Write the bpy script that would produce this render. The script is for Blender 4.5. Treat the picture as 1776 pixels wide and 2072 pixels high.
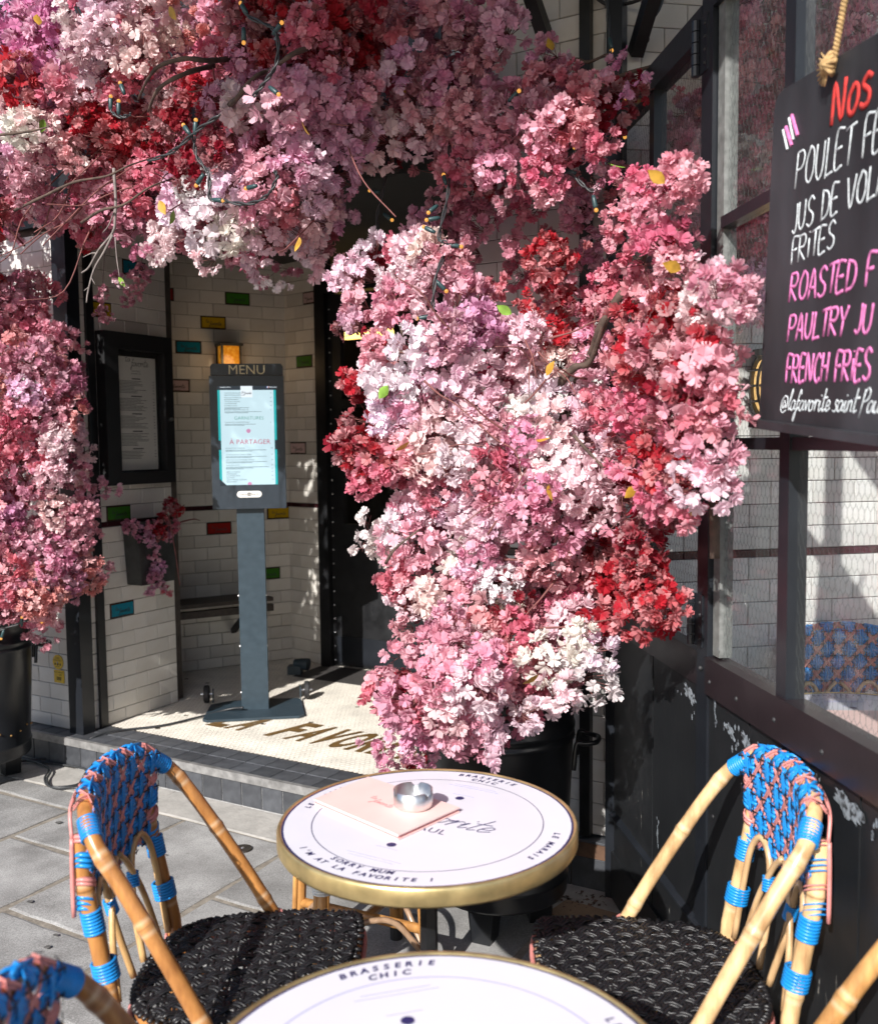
import bpy, math, random
from mathutils import Vector as V, Matrix as M
R = math.radians
for o in list(bpy.data.objects): bpy.data.objects.remove(o)
sc = bpy.context.scene
col = sc.collection
# ------------------------------------------------------------------ camera
FPX, PITCH, ROLL, HCAM = 1935.0, R(4.22), 0.0112, 1.51     # pixel units: photograph scaled to 1776 x 2072
c_fw = V((0, math.cos(PITCH), -math.sin(PITCH)))
_u0 = V((0, math.sin(PITCH), math.cos(PITCH))); _r0 = V((1, 0, 0))
c_up = _u0*math.cos(ROLL) + _r0*math.sin(ROLL)
c_rt = _r0*math.cos(ROLL) - _u0*math.sin(ROLL)
CAM = V((0, 0, HCAM))
cd = bpy.data.cameras.new('camera'); cam = bpy.data.objects.new('camera', cd); col.objects.link(cam)
cd.sensor_fit = 'HORIZONTAL'; cd.sensor_width = 36; cd.lens = FPX/1776*36
cd.clip_start = 0.05; cd.clip_end = 500
cm = M.Identity(4)
for i in range(3):
    cm[i][0] = c_rt[i]; cm[i][1] = c_up[i]; cm[i][2] = -c_fw[i]; cm[i][3] = CAM[i]
cam.matrix_world = cm
cd.dof.use_dof = True; cd.dof.focus_distance = 2.9; cd.dof.aperture_fstop = 4.5
sc.camera = cam
# ------------------------------------------------------------------ light
SUN_EL, SUN_AZ = R(33), R(25.4)                            # light travels towards azimuth 25.4 deg right of +Y
ldir = V((math.sin(SUN_AZ)*math.cos(SUN_EL), math.cos(SUN_AZ)*math.cos(SUN_EL), -math.sin(SUN_EL)))
w = bpy.data.worlds.new('World'); sc.world = w; w.use_nodes = True
nt = w.node_tree; bg = nt.nodes['Background']
sky = nt.nodes.new('ShaderNodeTexSky'); sky.sky_type = 'NISHITA'; sky.sun_disc = False
sky.sun_elevation = SUN_EL; sky.sun_rotation = SUN_AZ + math.pi
nt.links.new(sky.outputs[0], bg.inputs[0]); bg.inputs[1].default_value = 0.09
sl = bpy.data.lights.new('sun', 'SUN'); sl.energy = 5.0; sl.angle = R(0.55); sl.color = (1, 0.965, 0.92)
so = bpy.data.objects.new('sun', sl); col.objects.link(so); so.rotation_euler = ldir.to_track_quat('-Z', 'Y').to_euler()
so.location = (-3, -4, 8)
sc.view_settings.view_transform = 'Standard'; sc.view_settings.look = 'None'
sc.view_settings.exposure = 0.58; sc.view_settings.gamma = 1; sc.view_settings.use_curve_mapping = False
sc.render.engine = 'CYCLES'

# ------------------------------------------------------------------ photograph pixel -> place
def ray(x, y): return c_fw + c_rt*((x-888)/FPX) + c_up*((1036-y)/FPX)
def atz(x, y, z=0.0):
    d = ray(x, y); return CAM + d*((z-HCAM)/d.z)
def aty(x, y, Y):
    d = ray(x, y); return CAM + d*(Y/d.y)
def onp(x, y, p, q):
    n = V((-(q[1]-p[1]), q[0]-p[0], 0)); d = ray(x, y)
    return CAM + d*((n.x*p[0]+n.y*p[1])/(n.x*d.x+n.y*d.y))
KX, KY = 0.572, 3.072                                      # building corner; u along the shop front, v into the building
_a = R(-29.2); EU = V((math.cos(_a), math.sin(_a), 0)); EV = V((-EU.y, EU.x, 0))
def UV(u, v, z=0.0): return V((KX, KY, z)) + EU*u + EV*v
PD = V((0.118, -0.993, 0)).normalized()                    # partition runs this way from the corner, towards the street
W2D = V((0.983, 0.184, 0)).normalized()                    # side wall behind the glass

# ------------------------------------------------------------------ mesh helpers
class MB:
    def __init__(s): s.v = []; s.f = []; s.c = []
    def add(s, vs, fs):
        b = len(s.v); s.v += [V(p) for p in vs]; s.f += [tuple(i+b for i in f) for f in fs]; return s
    def box(s, c, size, ax=None, ay=None, az=None, taper=1.0):
        ax = ax or V((1,0,0)); ay = ay or V((0,1,0)); az = az or V((0,0,1)); c = V(c)
        vs = []
        for k in (-1, 1):
            t = taper if k > 0 else 1
            for i, j in ((-1,-1),(1,-1),(1,1),(-1,1)):
                vs.append(c + ax*(i*size[0]/2*t) + ay*(j*size[1]/2*t) + az*(k*size[2]/2))
        return s.add(vs, [(3,2,1,0),(4,5,6,7),(0,1,5,4),(1,2,6,5),(2,3,7,6),(3,0,4,7)])
    def beam(s, a, b, w, h, up=V((0,0,1))):
        a = V(a); b = V(b); d = (b-a); L = d.length; d.normalize()
        sd = d.cross(up)
        if sd.length < 1e-4: sd = d.cross(V((1,0,0)))
        sd.normalize(); u2 = sd.cross(d)
        return s.box((a+b)/2, (w, L, h), sd, d, u2)
    def tube(s, pts, r, n=8, closed=False, flat=1.0, fn=None):
        pts = [V(p) for p in pts]; m = len(pts)
        if m < 2: return s
        rs = r if isinstance(r, (list, tuple)) else [r]*m
        tang = []
        for i in range(m):
            a = pts[i-1] if (i > 0 or closed) else pts[i]
            b = pts[(i+1) % m] if (i < m-1 or closed) else pts[i]
            t = b-a
            tang.append(t.normalized() if t.length > 1e-9 else V((0,0,1)))
        if fn is None:
            nrm = tang[0].orthogonal().normalized()
        base = len(s.v)
        for i in range(m):
            t = tang[i]
            if fn is not None:
                nr = (fn - t*fn.dot(t))
                nr = nr.normalized() if nr.length > 1e-6 else t.orthogonal().normalized()
            else:
                if i > 0:
                    ax = tang[i-1].cross(t)
                    if ax.length > 1e-7:
                        nrm = M.Rotation(tang[i-1].angle(t), 3, ax.normalized()) @ nrm
                nr = nrm
            bn = t.cross(nr)
            for k in range(n):
                an = 2*math.pi*k/n
                s.v.append(pts[i] + nr*(math.cos(an)*rs[i]*flat) + bn*(math.sin(an)*rs[i]))
        rng = m if closed else m-1
        for i in range(rng):
            for k in range(n):
                a = base+i*n+k; b = base+i*n+(k+1) % n
                c = base+((i+1) % m)*n+(k+1) % n; d = base+((i+1) % m)*n+k
                s.f.append((a, b, c, d))
        if not closed:
            s.f.append(tuple(base+k for k in range(n))[::-1]); s.f.append(tuple(base+(m-1)*n+k for k in range(n)))
        return s
    def lathe(s, prof, c=(0,0,0), n=32, cap=True):
        c = V(c); base = len(s.v); m = len(prof)
        for r, z in prof:
            for k in range(n):
                a = 2*math.pi*k/n; s.v.append(c + V((r*math.cos(a), r*math.sin(a), z)))
        for i in range(m-1):
            for k in range(n):
                s.f.append((base+i*n+k, base+i*n+(k+1) % n, base+(i+1)*n+(k+1) % n, base+(i+1)*n+k))
        if cap:
            s.f.append(tuple(base+k for k in range(n))[::-1]); s.f.append(tuple(base+(m-1)*n+k for k in range(n)))
        return s
    def prism(s, poly, z0, z1, ex=V((1,0,0)), ey=V((0,1,0)), ez=V((0,0,1)), o=V((0,0,0))):
        n = len(poly)
        vs = [o+ex*p[0]+ey*p[1]+ez*z0 for p in poly]+[o+ex*p[0]+ey*p[1]+ez*z1 for p in poly]
        fs = [tuple(range(n))[::-1], tuple(range(n, 2*n))]+[(i, (i+1) % n, n+(i+1) % n, n+i) for i in range(n)]
        return s.add(vs, fs)
    def ctube(s, pts, rs, n, ws):
        s.tube(pts, rs, n); s.c += [(w, 0, 0) for w in ws for _ in range(n)]; return s
    def ball(s, c, r, n=8, m=5, sq=(1,1,1)):
        c = V(c); base = len(s.v)
        for i in range(1, m):
            th = math.pi*i/m
            for k in range(n):
                a = 2*math.pi*k/n
                s.v.append(c+V((r*sq[0]*math.sin(th)*math.cos(a), r*sq[1]*math.sin(th)*math.sin(a), r*sq[2]*math.cos(th))))
        t = len(s.v); s.v += [c+V((0,0,r*sq[2])), c-V((0,0,r*sq[2]))]
        for i in range(m-2):
            for k in range(n):
                s.f.append((base+i*n+k, base+(i+1)*n+k, base+(i+1)*n+(k+1) % n, base+i*n+(k+1) % n))
        for k in range(n):
            s.f.append((t, base+k, base+(k+1) % n)); s.f.append((t+1, base+(m-2)*n+(k+1) % n, base+(m-2)*n+k))
        return s
    def mesh(s, name, mat, smooth=False, inv=None):
        me = bpy.data.meshes.new(name)
        vs = [inv @ p for p in s.v] if inv is not None else s.v
        me.from_pydata([tuple(p) for p in vs], [], s.f)
        if s.c:
            at = me.color_attributes.new('pc', 'FLOAT_COLOR', 'POINT')
            buf = []
            for c in s.c: buf += [c[0], c[1], c[2], 1.0]
            at.data.foreach_set('color', buf)
        if smooth:
            me.polygons.foreach_set('use_smooth', [True]*len(me.polygons))
        if mat: me.materials.append(mat)
        me.update(); return me
    def build(s, name, mat, parent=None, smooth=False, color=None):
        inv = INV.get(parent.name) if parent else None
        if parent and inv is None and parent.parent: inv = INV.get(parent.parent.name)
        o = bpy.data.objects.new(name, s.mesh(name, mat, smooth, inv)); col.objects.link(o)
        if parent: o.parent = parent
        if color: o.color = (*color, 1)
        return o
INV = {}
def thing(name, label, cat, loc=(0,0,0), rz=0.0, group=None):
    o = bpy.data.objects.new(name, None); col.objects.link(o); o.empty_display_size = 0.05
    o.location = loc; o.rotation_euler = (0, 0, rz)
    INV[o.name] = (M.Translation(V(loc)) @ M.Rotation(rz, 4, 'Z')).inverted()
    tag(o, label, cat, group); return o
def lthing(name, label, cat, loc=(0,0,0), rz=0.0, group=None):      # parts given in the thing's own coordinates
    o = thing(name, label, cat, loc, rz, group); INV[o.name] = M.Identity(4); return o
def tag(o, label=None, cat=None, group=None, kind=None):
    if label: o['label'] = label
    if cat: o['category'] = cat
    if group: o['group'] = group
    if kind: o['kind'] = kind
    return o
def stuff(o): o['kind'] = 'stuff'; return o
def copy_tree(o, parent=None):
    c = o.copy(); col.objects.link(c); c.parent = parent
    for ch in [x for x in bpy.data.objects if x.parent == o]: copy_tree(ch, c)
    return c
def catmull(pts, k=6, closed=False):
    pts = [V(p) if len(p) == 3 else V((p[0], p[1], 0)) for p in pts]; n = len(pts); out = []
    rng = n if closed else n-1
    for i in range(rng):
        p1 = pts[i]; p2 = pts[(i+1) % n]
        p0 = pts[i-1] if (i > 0 or closed) else p1*2-p2
        p3 = pts[(i+2) % n] if (i+2 < n or closed) else p2*2-p1
        for j in range(k):
            t = j/k
            out.append(0.5*((2*p1)+(p2-p0)*t+(2*p0-5*p1+4*p2-p3)*t*t+(3*p1-p0-3*p2+p3)*t**3))
    if not closed: out.append(pts[-1])
    return out
_tc = {}
def text_geo(s, size=1.0, shear=0.0, bold=0.0, align='LEFT', spacing=1.0):
    key = (s, size, shear, bold, align, spacing)
    if key in _tc: return _tc[key]
    c = bpy.data.curves.new('t', 'FONT'); c.body = s; c.size = size; c.shear = shear; c.offset = bold
    c.align_x = align; c.space_character = spacing; c.resolution_u = 3
    o = bpy.data.objects.new('t', c)
    me = bpy.data.meshes.new_from_object(o)
    r = ([v.co.copy() for v in me.vertices], [tuple(p.vertices) for p in me.polygons])
    bpy.data.objects.remove(o); bpy.data.curves.remove(c); bpy.data.meshes.remove(me)
    _tc[key] = r; return r
def put_text(mb, s, size, o, ex, ey, eps=0.0008, **k):
    vs, fs = text_geo(s, size, **k); n = ex.cross(ey).normalized()
    mb.add([o+ex*p.x+ey*p.y+n*eps for p in vs], fs)
# ------------------------------------------------------------------ hand lettering (strokes)
SCRIPT = {
 'a': ([[(.9,.8),(.5,1),(.1,.6),(.2,.08),(.6,.1),(.9,.75),(.9,.2),(1.15,.1)]],1.05),
 'v': ([[(0,.85),(.2,.95),(.5,.05),(.85,1),(1.1,.85)]],1.0),
 'o': ([[(.5,1),(.1,.6),(.3,.03),(.8,.2),(.8,.8),(.5,1),(.85,.85),(1.1,.9)]],1.0),
 'r': ([[(0,.6),(.25,1.05),(.3,.75),(.32,0),(.36,.6),(.6,1),(.9,.9)]],.85),
 'i': ([[(.1,.5),(.3,1),(.3,.2),(.5,.03),(.8,.3)],[(.36,1.45),(.4,1.55)]],.7),
 't': ([[(.34,2.1),(.3,.25),(.5,0),(.8,.2)],[(-.05,1.15),(.95,1.3)]],.8),
 'e': ([[(.1,.5),(.65,.55),(.7,.92),(.35,1),(.1,.5),(.35,.03),(.95,.35)]],.9),
 'f': ([[(.85,1.6),(.6,2.05),(.4,1.3),(.25,-.75),(0,-.95),(.05,-.35),(.75,.35)],[(.1,.9),(.75,1)]],.8),
 'l': ([[(.1,.3),(.5,1.7),(.38,2.05),(.2,1.2),(.25,.1),(.6,.2)]],.6),
 's': ([[(.05,.1),(.5,.02),(.7,.4),(.38,.7),(.45,1.05),(.85,.9)]],.8),
 'n': ([[(.1,1),(.13,0),(.2,.7),(.6,1),(.75,.6),(.75,.1),(1,.1)]],1.0),
 'u': ([[(.1,1),(.1,.3),(.4,0),(.75,.4),(.8,1),(.8,.1),(1.05,.1)]],1.05),
 'P': ([[(.25,2),(.1,-.5)],[(.1,1.6),(.7,2.1),(1.1,1.7),(.9,1.1),(.25,.9)]],1.1),
 'L': ([[(.3,2.1),(.15,.3),(.1,.05),(1.0,.15)],[(-.2,1.1),(.7,1.35)]],.9),
 '@': ([[(1.0,.6),(.6,.95),(.35,.5),(.6,.2),(1.0,.6),(1.05,.25),(1.4,.5),(1.2,1.2),(.6,1.4),(.05,.9),(.1,.1),(.7,-.25),(1.3,.0)]],1.6),
 ' ': ([], .6)}
BLOCK = {
 'P': ([[(0,0),(.05,1)],[(.03,.98),(.45,.98),(.58,.76),(.4,.52),(.03,.5)]],.72),
 'O': ([[(.3,.98),(.05,.6),(.08,.15),(.35,0),(.58,.3),(.55,.8),(.3,.98)]],.74),
 'o': ([[(.3,.7),(.08,.45),(.1,.12),(.32,0),(.52,.25),(.5,.58),(.3,.7)]],.66),
 's': ([[(.5,.62),(.3,.72),(.1,.55),(.42,.3),(.4,.06),(.2,0),(.02,.1)]],.62),
 'U': ([[(.03,.98),(.03,.3),(.25,0),(.5,.25),(.55,.98)]],.72),
 'L': ([[(.06,1),(.03,.04),(.06,0),(.5,.05)]],.6),
 'E': ([[(.5,.98),(.05,.96),(.02,.02),(.5,.04)],[(.04,.5),(.42,.53)]],.64),
 'T': ([[(.3,.96),(.26,0)],[(-.02,.93),(.62,1)]],.62),
 'F': ([[(.03,0),(.06,.97),(.55,1)],[(.05,.5),(.42,.55)]],.6),
 'J': ([[(.35,1),(.35,.3),(.2,0),(0,.12)]],.5),
 'S': ([[(.55,.85),(.35,1),(.1,.85),(.15,.6),(.48,.38),(.48,.12),(.25,0),(.02,.12)]],.68),
 'D': ([[(.04,0),(.06,.98)],[(.02,.98),(.45,.85),(.58,.5),(.42,.12),(.0,.0)]],.74),
 'V': ([[(0,1),(.28,0),(.6,1)]],.7),
 'A': ([[(0,0),(.28,1),(.56,0)],[(.1,.36),(.46,.38)]],.7),
 'R': ([[(0,0),(.05,1)],[(.03,.98),(.45,.98),(.55,.76),(.4,.54),(.05,.5),(.55,0)]],.74),
 'I': ([[(.1,.72),(.08,0)],[(.11,.93),(.115,.97)]],.3),
 'N': ([[(0,0),(.06,1),(.5,.02),(.6,1)]],.78),
 'C': ([[(.55,.82),(.35,.98),(.08,.7),(.06,.25),(.3,0),(.56,.15)]],.68),
 'H': ([[(.05,1),(.0,0)],[(.55,1),(.5,0)],[(.02,.48),(.53,.52)]],.72),
 'Y': ([[(0,1),(.27,.52),(.58,1)],[(.27,.52),(.2,-.05)]],.66),
 ' ': ([], .5)}
def strokes(mb, s, table, size, o, ex, ey, rad, shear=0.15, smooth=True, n=5, flat=.35, jit=0.0, gap=1.0):
    nn = ex.cross(ey).normalized(); x = 0.0; rng = random.Random(hash(s) % 999 if False else len(s)*7+len(table))
    for ch in s:
        st, adv = table[ch]; jy = rng.uniform(-jit, jit)
        for p in st:
            q = [(a+x, b+jy) for a, b in p]
            pts = catmull(q, 5) if (smooth and len(q) > 2) else [V((a, b, 0)) for a, b in q]
            mb.tube([o+ex*((p2.x+shear*p2.y)*size)+ey*(p2.y*size)+nn*(rad*.15) for p2 in pts], rad, n, flat=flat, fn=nn)
        x += adv*gap
    return x*size
def signature(mb, o, ex, ey, width, rad, n=4):
    # 'La favorite' in a loose hand: small 'La' high on the left, the rest lower with a long f
    s = width/8.2
    strokes(mb, 'La', SCRIPT, s*.85, o+ey*(s*1.15), ex, ey, rad, n=n, gap=.95)
    strokes(mb, 'favorite', SCRIPT, s, o+ex*(s*1.9), ex, ey, rad, n=n, gap=.86)
# ------------------------------------------------------------------ materials
def new_mat(name):
    m = bpy.data.materials.new(name); m.use_nodes = True; n = m.node_tree
    return m, n, n.nodes['Principled BSDF']
def N(n, t, **k):
    x = n.nodes.new(t)
    for a, b in k.items(): setattr(x, a, b)
    return x
def ramp(n, src, stops):
    r = N(n, 'ShaderNodeValToRGB'); e = r.color_ramp.elements
    while len(e) < len(stops): e.new(0.5)
    for i, (p, c) in enumerate(stops):
        e[i].position = p; e[i].color = (*c, 1) if len(c) == 3 else c
    n.links.new(src, r.inputs[0]); return r.outputs[0]
def mixc(n, fac, a, b, mode='MIX'):
    x = N(n, 'ShaderNodeMix', data_type='RGBA', blend_type=mode)
    for s, val in ((0, fac), (6, a), (7, b)):
        if isinstance(val, (int, float)): x.inputs[s].default_value = val
        elif isinstance(val, tuple): x.inputs[s].default_value = (*val, 1)
        else: n.links.new(val, x.inputs[s])
    return x.outputs[2]
def noise(n, scale, detail=4, rough=.55, coords='Object', vec=None, sc3=None):
    t = N(n, 'ShaderNodeTexNoise'); t.inputs['Scale'].default_value = scale; t.inputs['Detail'].default_value = detail
    t.inputs['Roughness'].default_value = rough
    tc = N(n, 'ShaderNodeTexCoord'); src = tc.outputs[coords]
    if coords == 'World':
        pass
    if sc3:
        mp = N(n, 'ShaderNodeMapping'); mp.inputs['Scale'].default_value = sc3; n.links.new(src, mp.inputs[0]); src = mp.outputs[0]
    n.links.new(src, t.inputs['Vector']); return t.outputs['Fac']
def bump(n, p, h, strength=.2, dist=.002):
    b = N(n, 'ShaderNodeBump'); b.inputs['Strength'].default_value = strength; b.inputs['Distance'].default_value = dist
    n.links.new(h, b.inputs['Height']); n.links.new(b.outputs[0], p.inputs['Normal'])
def simple(name, c, rough=.5, metal=0.0, var=.0, vs=20, bs=0, bd=.002, bscale=60, spec=None):
    m, n, p = new_mat(name)
    p.inputs['Roughness'].default_value = rough; p.inputs['Metallic'].default_value = metal
    if spec is not None: p.inputs['Specular IOR Level'].default_value = spec
    if var:
        f = noise(n, vs, 5)
        d = tuple(max(0, x*(1-var)) for x in c); l = tuple(min(1, x*(1+var)) for x in c)
        n.links.new(ramp(n, f, [(.3, d), (.7, l)]), p.inputs['Base Color'])
        rr = N(n, 'ShaderNodeMapRange'); rr.inputs[3].default_value = max(.02, rough-.12); rr.inputs[4].default_value = min(1, rough+.12)
        n.links.new(f, rr.inputs[0]); n.links.new(rr.outputs[0], p.inputs['Roughness'])
    else: p.inputs['Base Color'].default_value = (*c, 1)
    if bs: bump(n, p, noise(n, bscale, 4), bs, bd)
    return m
MT = {}
def objcolor(n): return N(n, 'ShaderNodeObjectInfo')
# glazed tiles: colour from the object, a little different from tile to tile
m, n, p = new_mat('glazed_tile'); oi = objcolor(n)
hsv = N(n, 'ShaderNodeHueSaturation'); n.links.new(oi.outputs['Color'], hsv.inputs['Color'])
mr = N(n, 'ShaderNodeMapRange'); mr.inputs[3].default_value = .84; mr.inputs[4].default_value = 1.06
n.links.new(oi.outputs['Random'], mr.inputs[0]); n.links.new(mr.outputs[0], hsv.inputs['Value'])
sp = noise(n, 260, 2, coords='Object'); spk = ramp(n, sp, [(.0, (1,1,1)), (.70, (1,1,1)), (.76, (.55,.5,.45))])
c1 = mixc(n, 1.0, hsv.outputs[0], spk, 'MULTIPLY')
dirt = ramp(n, noise(n, 9, 5), [(.35, (1,1,1)), (.75, (.86,.83,.78))])
n.links.new(mixc(n, .8, c1, dirt, 'MULTIPLY'), p.inputs['Base Color'])
p.inputs['Roughness'].default_value = .16
bump(n, p, noise(n, 14, 3), .25, .0016); MT['tile'] = m
MT['grout'] = simple('dark_grout', (.085, .07, .06), .9, var=.3, vs=30)
MT['black'] = simple('black_paint', (.012, .0125, .014), .38, var=.35, vs=14, bs=.25, bscale=90, bd=.001)
MT['blackmatt'] = simple('black_matt', (.010, .010, .011), .6, var=.3, vs=20)
MT['bin'] = None
# weathered black boards and bins: black paint with pale scuffs, drips and grit
def scuffed(name, base, chip, amount, sc3=(1,1,1), scale=22, rough=.36):
    m, n, p = new_mat(name)
    a = noise(n, scale, 8, .68, sc3=sc3); b = noise(n, 3.2, 3)
    mx = N(n, 'ShaderNodeMath', operation='MULTIPLY'); n.links.new(a, mx.inputs[0]); n.links.new(ramp(n, b, [(.35,(.80,)*3), (.7,(1.08,)*3)]), mx.inputs[1])
    f = ramp(n, mx.outputs[0], [(amount, (0,0,0)), (amount+.05, (1,1,1))])
    soft = ramp(n, noise(n, 7, 6, .6), [(.45, (0,0,0)), (.8, (.35,.35,.35))])
    c0 = mixc(n, soft, base, tuple(x*2.0+.004 for x in base))
    n.links.new(mixc(n, f, c0, chip), p.inputs['Base Color'])
    rr = N(n, 'ShaderNodeMapRange'); rr.inputs[3].default_value = rough; rr.inputs[4].default_value = .8
    n.links.new(f, rr.inputs[0]); n.links.new(rr.outputs[0], p.inputs['Roughness'])
    bump(n, p, a, .3, .0012); return m
MT['bin'] = scuffed('black_zinc', (.010, .011, .013), (.16, .17, .18), .66, scale=34, rough=.30)
MT['boards'] = scuffed('old_black_boards', (.010, .011, .0125), (.20, .19, .17), .665, sc3=(1,1,.22), scale=60, rough=.42)
MT['frame'] = scuffed('black_steel_frame', (.012, .014, .018), (.28, .27, .24), .70, scale=50, rough=.30)
MT['rail'] = scuffed('dark_plum_rail', (.017, .012, .014), (.30, .28, .26), .70, scale=40, rough=.30)
m, n, p = new_mat('bare_paint_patch')
n.links.new(ramp(n, noise(n, 70, 7, .7), [(.40, (.014,.015,.017)), (.46, (.10,.11,.12)), (.52, (.21,.24,.27)), (.75, (.29,.31,.33))]), p.inputs['Base Color']); p.inputs['Roughness'].default_value = .75
bump(n, p, noise(n, 70, 7, .7), .6, .002); MT['chip'] = m
# granite paving
m, n, p = new_mat('granite')
oi = objcolor(n); f1 = noise(n, 150, 3, .7); f2 = noise(n, 5, 6, .6); f3 = noise(n, 420, 2, .5)
g = ramp(n, f1, [(.30, (.115,.113,.11)), (.5, (.285,.28,.275)), (.72, (.47,.465,.455))])
g = mixc(n, .55, g, ramp(n, f3, [(.35, (.15,.148,.145)), (.65, (.48,.475,.465))]))
g = mixc(n, .75, g, ramp(n, f2, [(.30, (.46,.45,.44)), (.68, (1.18,1.18,1.17))]), 'MULTIPLY')
hv = N(n, 'ShaderNodeHueSaturation'); n.links.new(g, hv.inputs['Color']); mr = N(n, 'ShaderNodeMapRange')
mr.inputs[3].default_value = .82; mr.inputs[4].default_value = 1.12; n.links.new(oi.outputs['Random'], mr.inputs[0]); n.links.new(mr.outputs[0], hv.inputs['Value'])
st = ramp(n, noise(n, 26, 3, .5), [(.70, (1,1,1)), (.76, (.6,.58,.56))])
n.links.new(mixc(n, .7, hv.outputs[0], st, 'MULTIPLY'), p.inputs['Base Color']); p.inputs['Roughness'].default_value = .72
bump(n, p, f1, .5, .0015); MT['granite'] = m
# joints and the ground at large
m, n, p = new_mat('sandy_joint')
g = ramp(n, noise(n, 40, 6, .65), [(.3, (.15,.13,.105)), (.7, (.30,.265,.22))])
n.links.new(g, p.inputs['Base Color']); p.inputs['Roughness'].default_value = .95; bump(n, p, noise(n, 90, 5), .6, .004); MT['joint'] = m
m, n, p = new_mat('pale_concrete')
g = ramp(n, noise(n, 9, 8, .65), [(.3, (.27,.26,.24)), (.7, (.44,.42,.39))])
n.links.new(g, p.inputs['Base Color']); p.inputs['Roughness'].default_value = .9; bump(n, p, noise(n, 60, 6), .6, .004); MT['concrete'] = m
# step tiles
m, n, p = new_mat('slate_tile'); oi = objcolor(n)
g = ramp(n, noise(n, 16, 7, .6), [(.3, (.034,.036,.042)), (.72, (.085,.09,.10))])
hv = N(n, 'ShaderNodeHueSaturation'); n.links.new(g, hv.inputs['Color']); mr = N(n, 'ShaderNodeMapRange')
mr.inputs[3].default_value = .75; mr.inputs[4].default_value = 1.3; n.links.new(oi.outputs['Random'], mr.inputs[0]); n.links.new(mr.outputs[0], hv.inputs['Value'])
spl = ramp(n, noise(n, 90, 4, .6), [(.72, (0,0,0)), (.78, (.3,.3,.3))])
n.links.new(mixc(n, spl, hv.outputs[0], (.3,.3,.3)), p.inputs['Base Color']); p.inputs['Roughness'].default_value = .42; bump(n, p, noise(n, 50, 5), .2, .001); MT['slate'] = m
MT['palegrout'] = simple('pale_grout', (.33, .33, .33), .9, var=.25, vs=40)
MT['nosing'] = simple('zinc_nosing', (.26, .255, .25), .45, .35, var=.35, vs=26, bs=.15)
MT['hex'] = simple('hex_mosaic', (.76, .715, .63), .35, var=.16, vs=6)
MT['hexgrout'] = simple('mosaic_grout', (.26, .22, .175), .9, var=.35, vs=20)
MT['brassfloor'] = simple('worn_brass_letter', (.30, .175, .06), .42, .55, var=.3, vs=60)
MT['brass'] = simple('brushed_brass', (.74, .57, .27), .36, .85, var=.22, vs=18, bs=.08, bscale=200, bd=.0006)
MT['table'] = simple('white_laminate', (.69, .675, .735), .22, var=.015, vs=8)
MT['ink'] = simple('navy_print', (.02, .018, .10), .5)
MT['inkpale'] = simple('pale_violet_print', (.30, .29, .55), .5)
MT['inkblack'] = simple('black_print', (.012, .012, .014), .6)
MT['inkgrey'] = simple('grey_print', (.12, .12, .12), .7)
# bamboo: object colour, darker nodes and streaks
m, n, p = new_mat('bamboo'); oi = objcolor(n)
st = noise(n, 38, 6, .6, sc3=(1,1,.25)); bl = noise(n, 7, 3)
g = mixc(n, .8, oi.outputs['Color'], ramp(n, st, [(.28, (.45,.34,.26)), (.62, (1.15,1.12,1.08))]), 'MULTIPLY')
g = mixc(n, .6, g, ramp(n, bl, [(.3, (.70,.60,.5)), (.6, (1.1,1.1,1.1))]), 'MULTIPLY')
at = N(n, 'ShaderNodeAttribute', attribute_name='pc'); sx = N(n, 'ShaderNodeSeparateColor'); n.links.new(at.outputs['Color'], sx.inputs[0])
g = mixc(n, ramp(n, sx.outputs[0], [(.0,(0,0,0)),(.35,(.0,.0,.0)),(.6,(.34,.34,.34)),(.80,(.06,.06,.06)),(1.0,(.0,.0,.0))]), g, (.80,.66,.46))
g = mixc(n, ramp(n, sx.outputs[0], [(.86,(0,0,0)),(.98,(.6,.6,.6))]), g, (.10,.05,.02))
n.links.new(g, p.inputs['Base Color']); p.inputs['Roughness'].default_value = .34
p.inputs['Coat Weight'].default_value = .35; p.inputs['Coat Roughness'].default_value = .25
bump(n, p, st, .15, .001); MT['bamboo'] = m
MT['blue'] = simple('blue_strand', (.012, .235, .62), .33, var=.18, vs=40)
MT['pink'] = simple('pink_strand', (.60, .235, .215), .38, var=.12, vs=40)
MT['blackstrand'] = simple('black_strand', (.010, .0095, .011), .40)
MT['whitestrand'] = simple('white_strand', (.72, .72, .70), .35)
MT['steel'] = simple('brushed_steel', (.80, .79, .78), .36, 1.0, var=.1, vs=30)
MT['leather'] = simple('pale_pink_leatherette', (.80, .56, .52), .5, var=.03, vs=20, bs=.12, bscale=220)
MT['rose'] = simple('rose_lining', (.62, .19, .2), .55)
MT['paper'] = simple('white_paper', (.74, .72, .68), .8)
MT['kiosk'] = simple('slate_blue_steel', (.027, .045, .060), .42, var=.12, vs=30, bs=.05, bscale=300)
MT['kioskhead'] = simple('dark_navy_steel', (.020, .029, .040), .38, var=.1, vs=30)
MT['rubber'] = simple('rubber', (.018, .018, .02), .65)
MT['cable'] = simple('cable_rubber', (.03, .032, .035), .45)
MT['creamink'] = simple('cream_letters', (.85, .74, .46), .5)
MT['yellow'] = simple('yellow_plate', (.72, .47, .015), .4, var=.1, vs=40)
def chalkmat(name, c):
    m, n, p = new_mat(name)
    n.links.new(ramp(n, noise(n, 110, 5, .7), [(.30, tuple(x*.35+.02 for x in c)), (.50, tuple(x*.8 for x in c)), (.70, c)]), p.inputs['Base Color']); p.inputs['Roughness'].default_value = .85; return m
MT['chalkwhite'] = chalkmat('white_chalk_pen', (.74, .79, .82)); MT['chalkpink'] = chalkmat('pink_chalk_pen', (.80, .22, .52)); MT['chalkred'] = chalkmat('red_chalk_pen', (.66, .04, .035))
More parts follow.
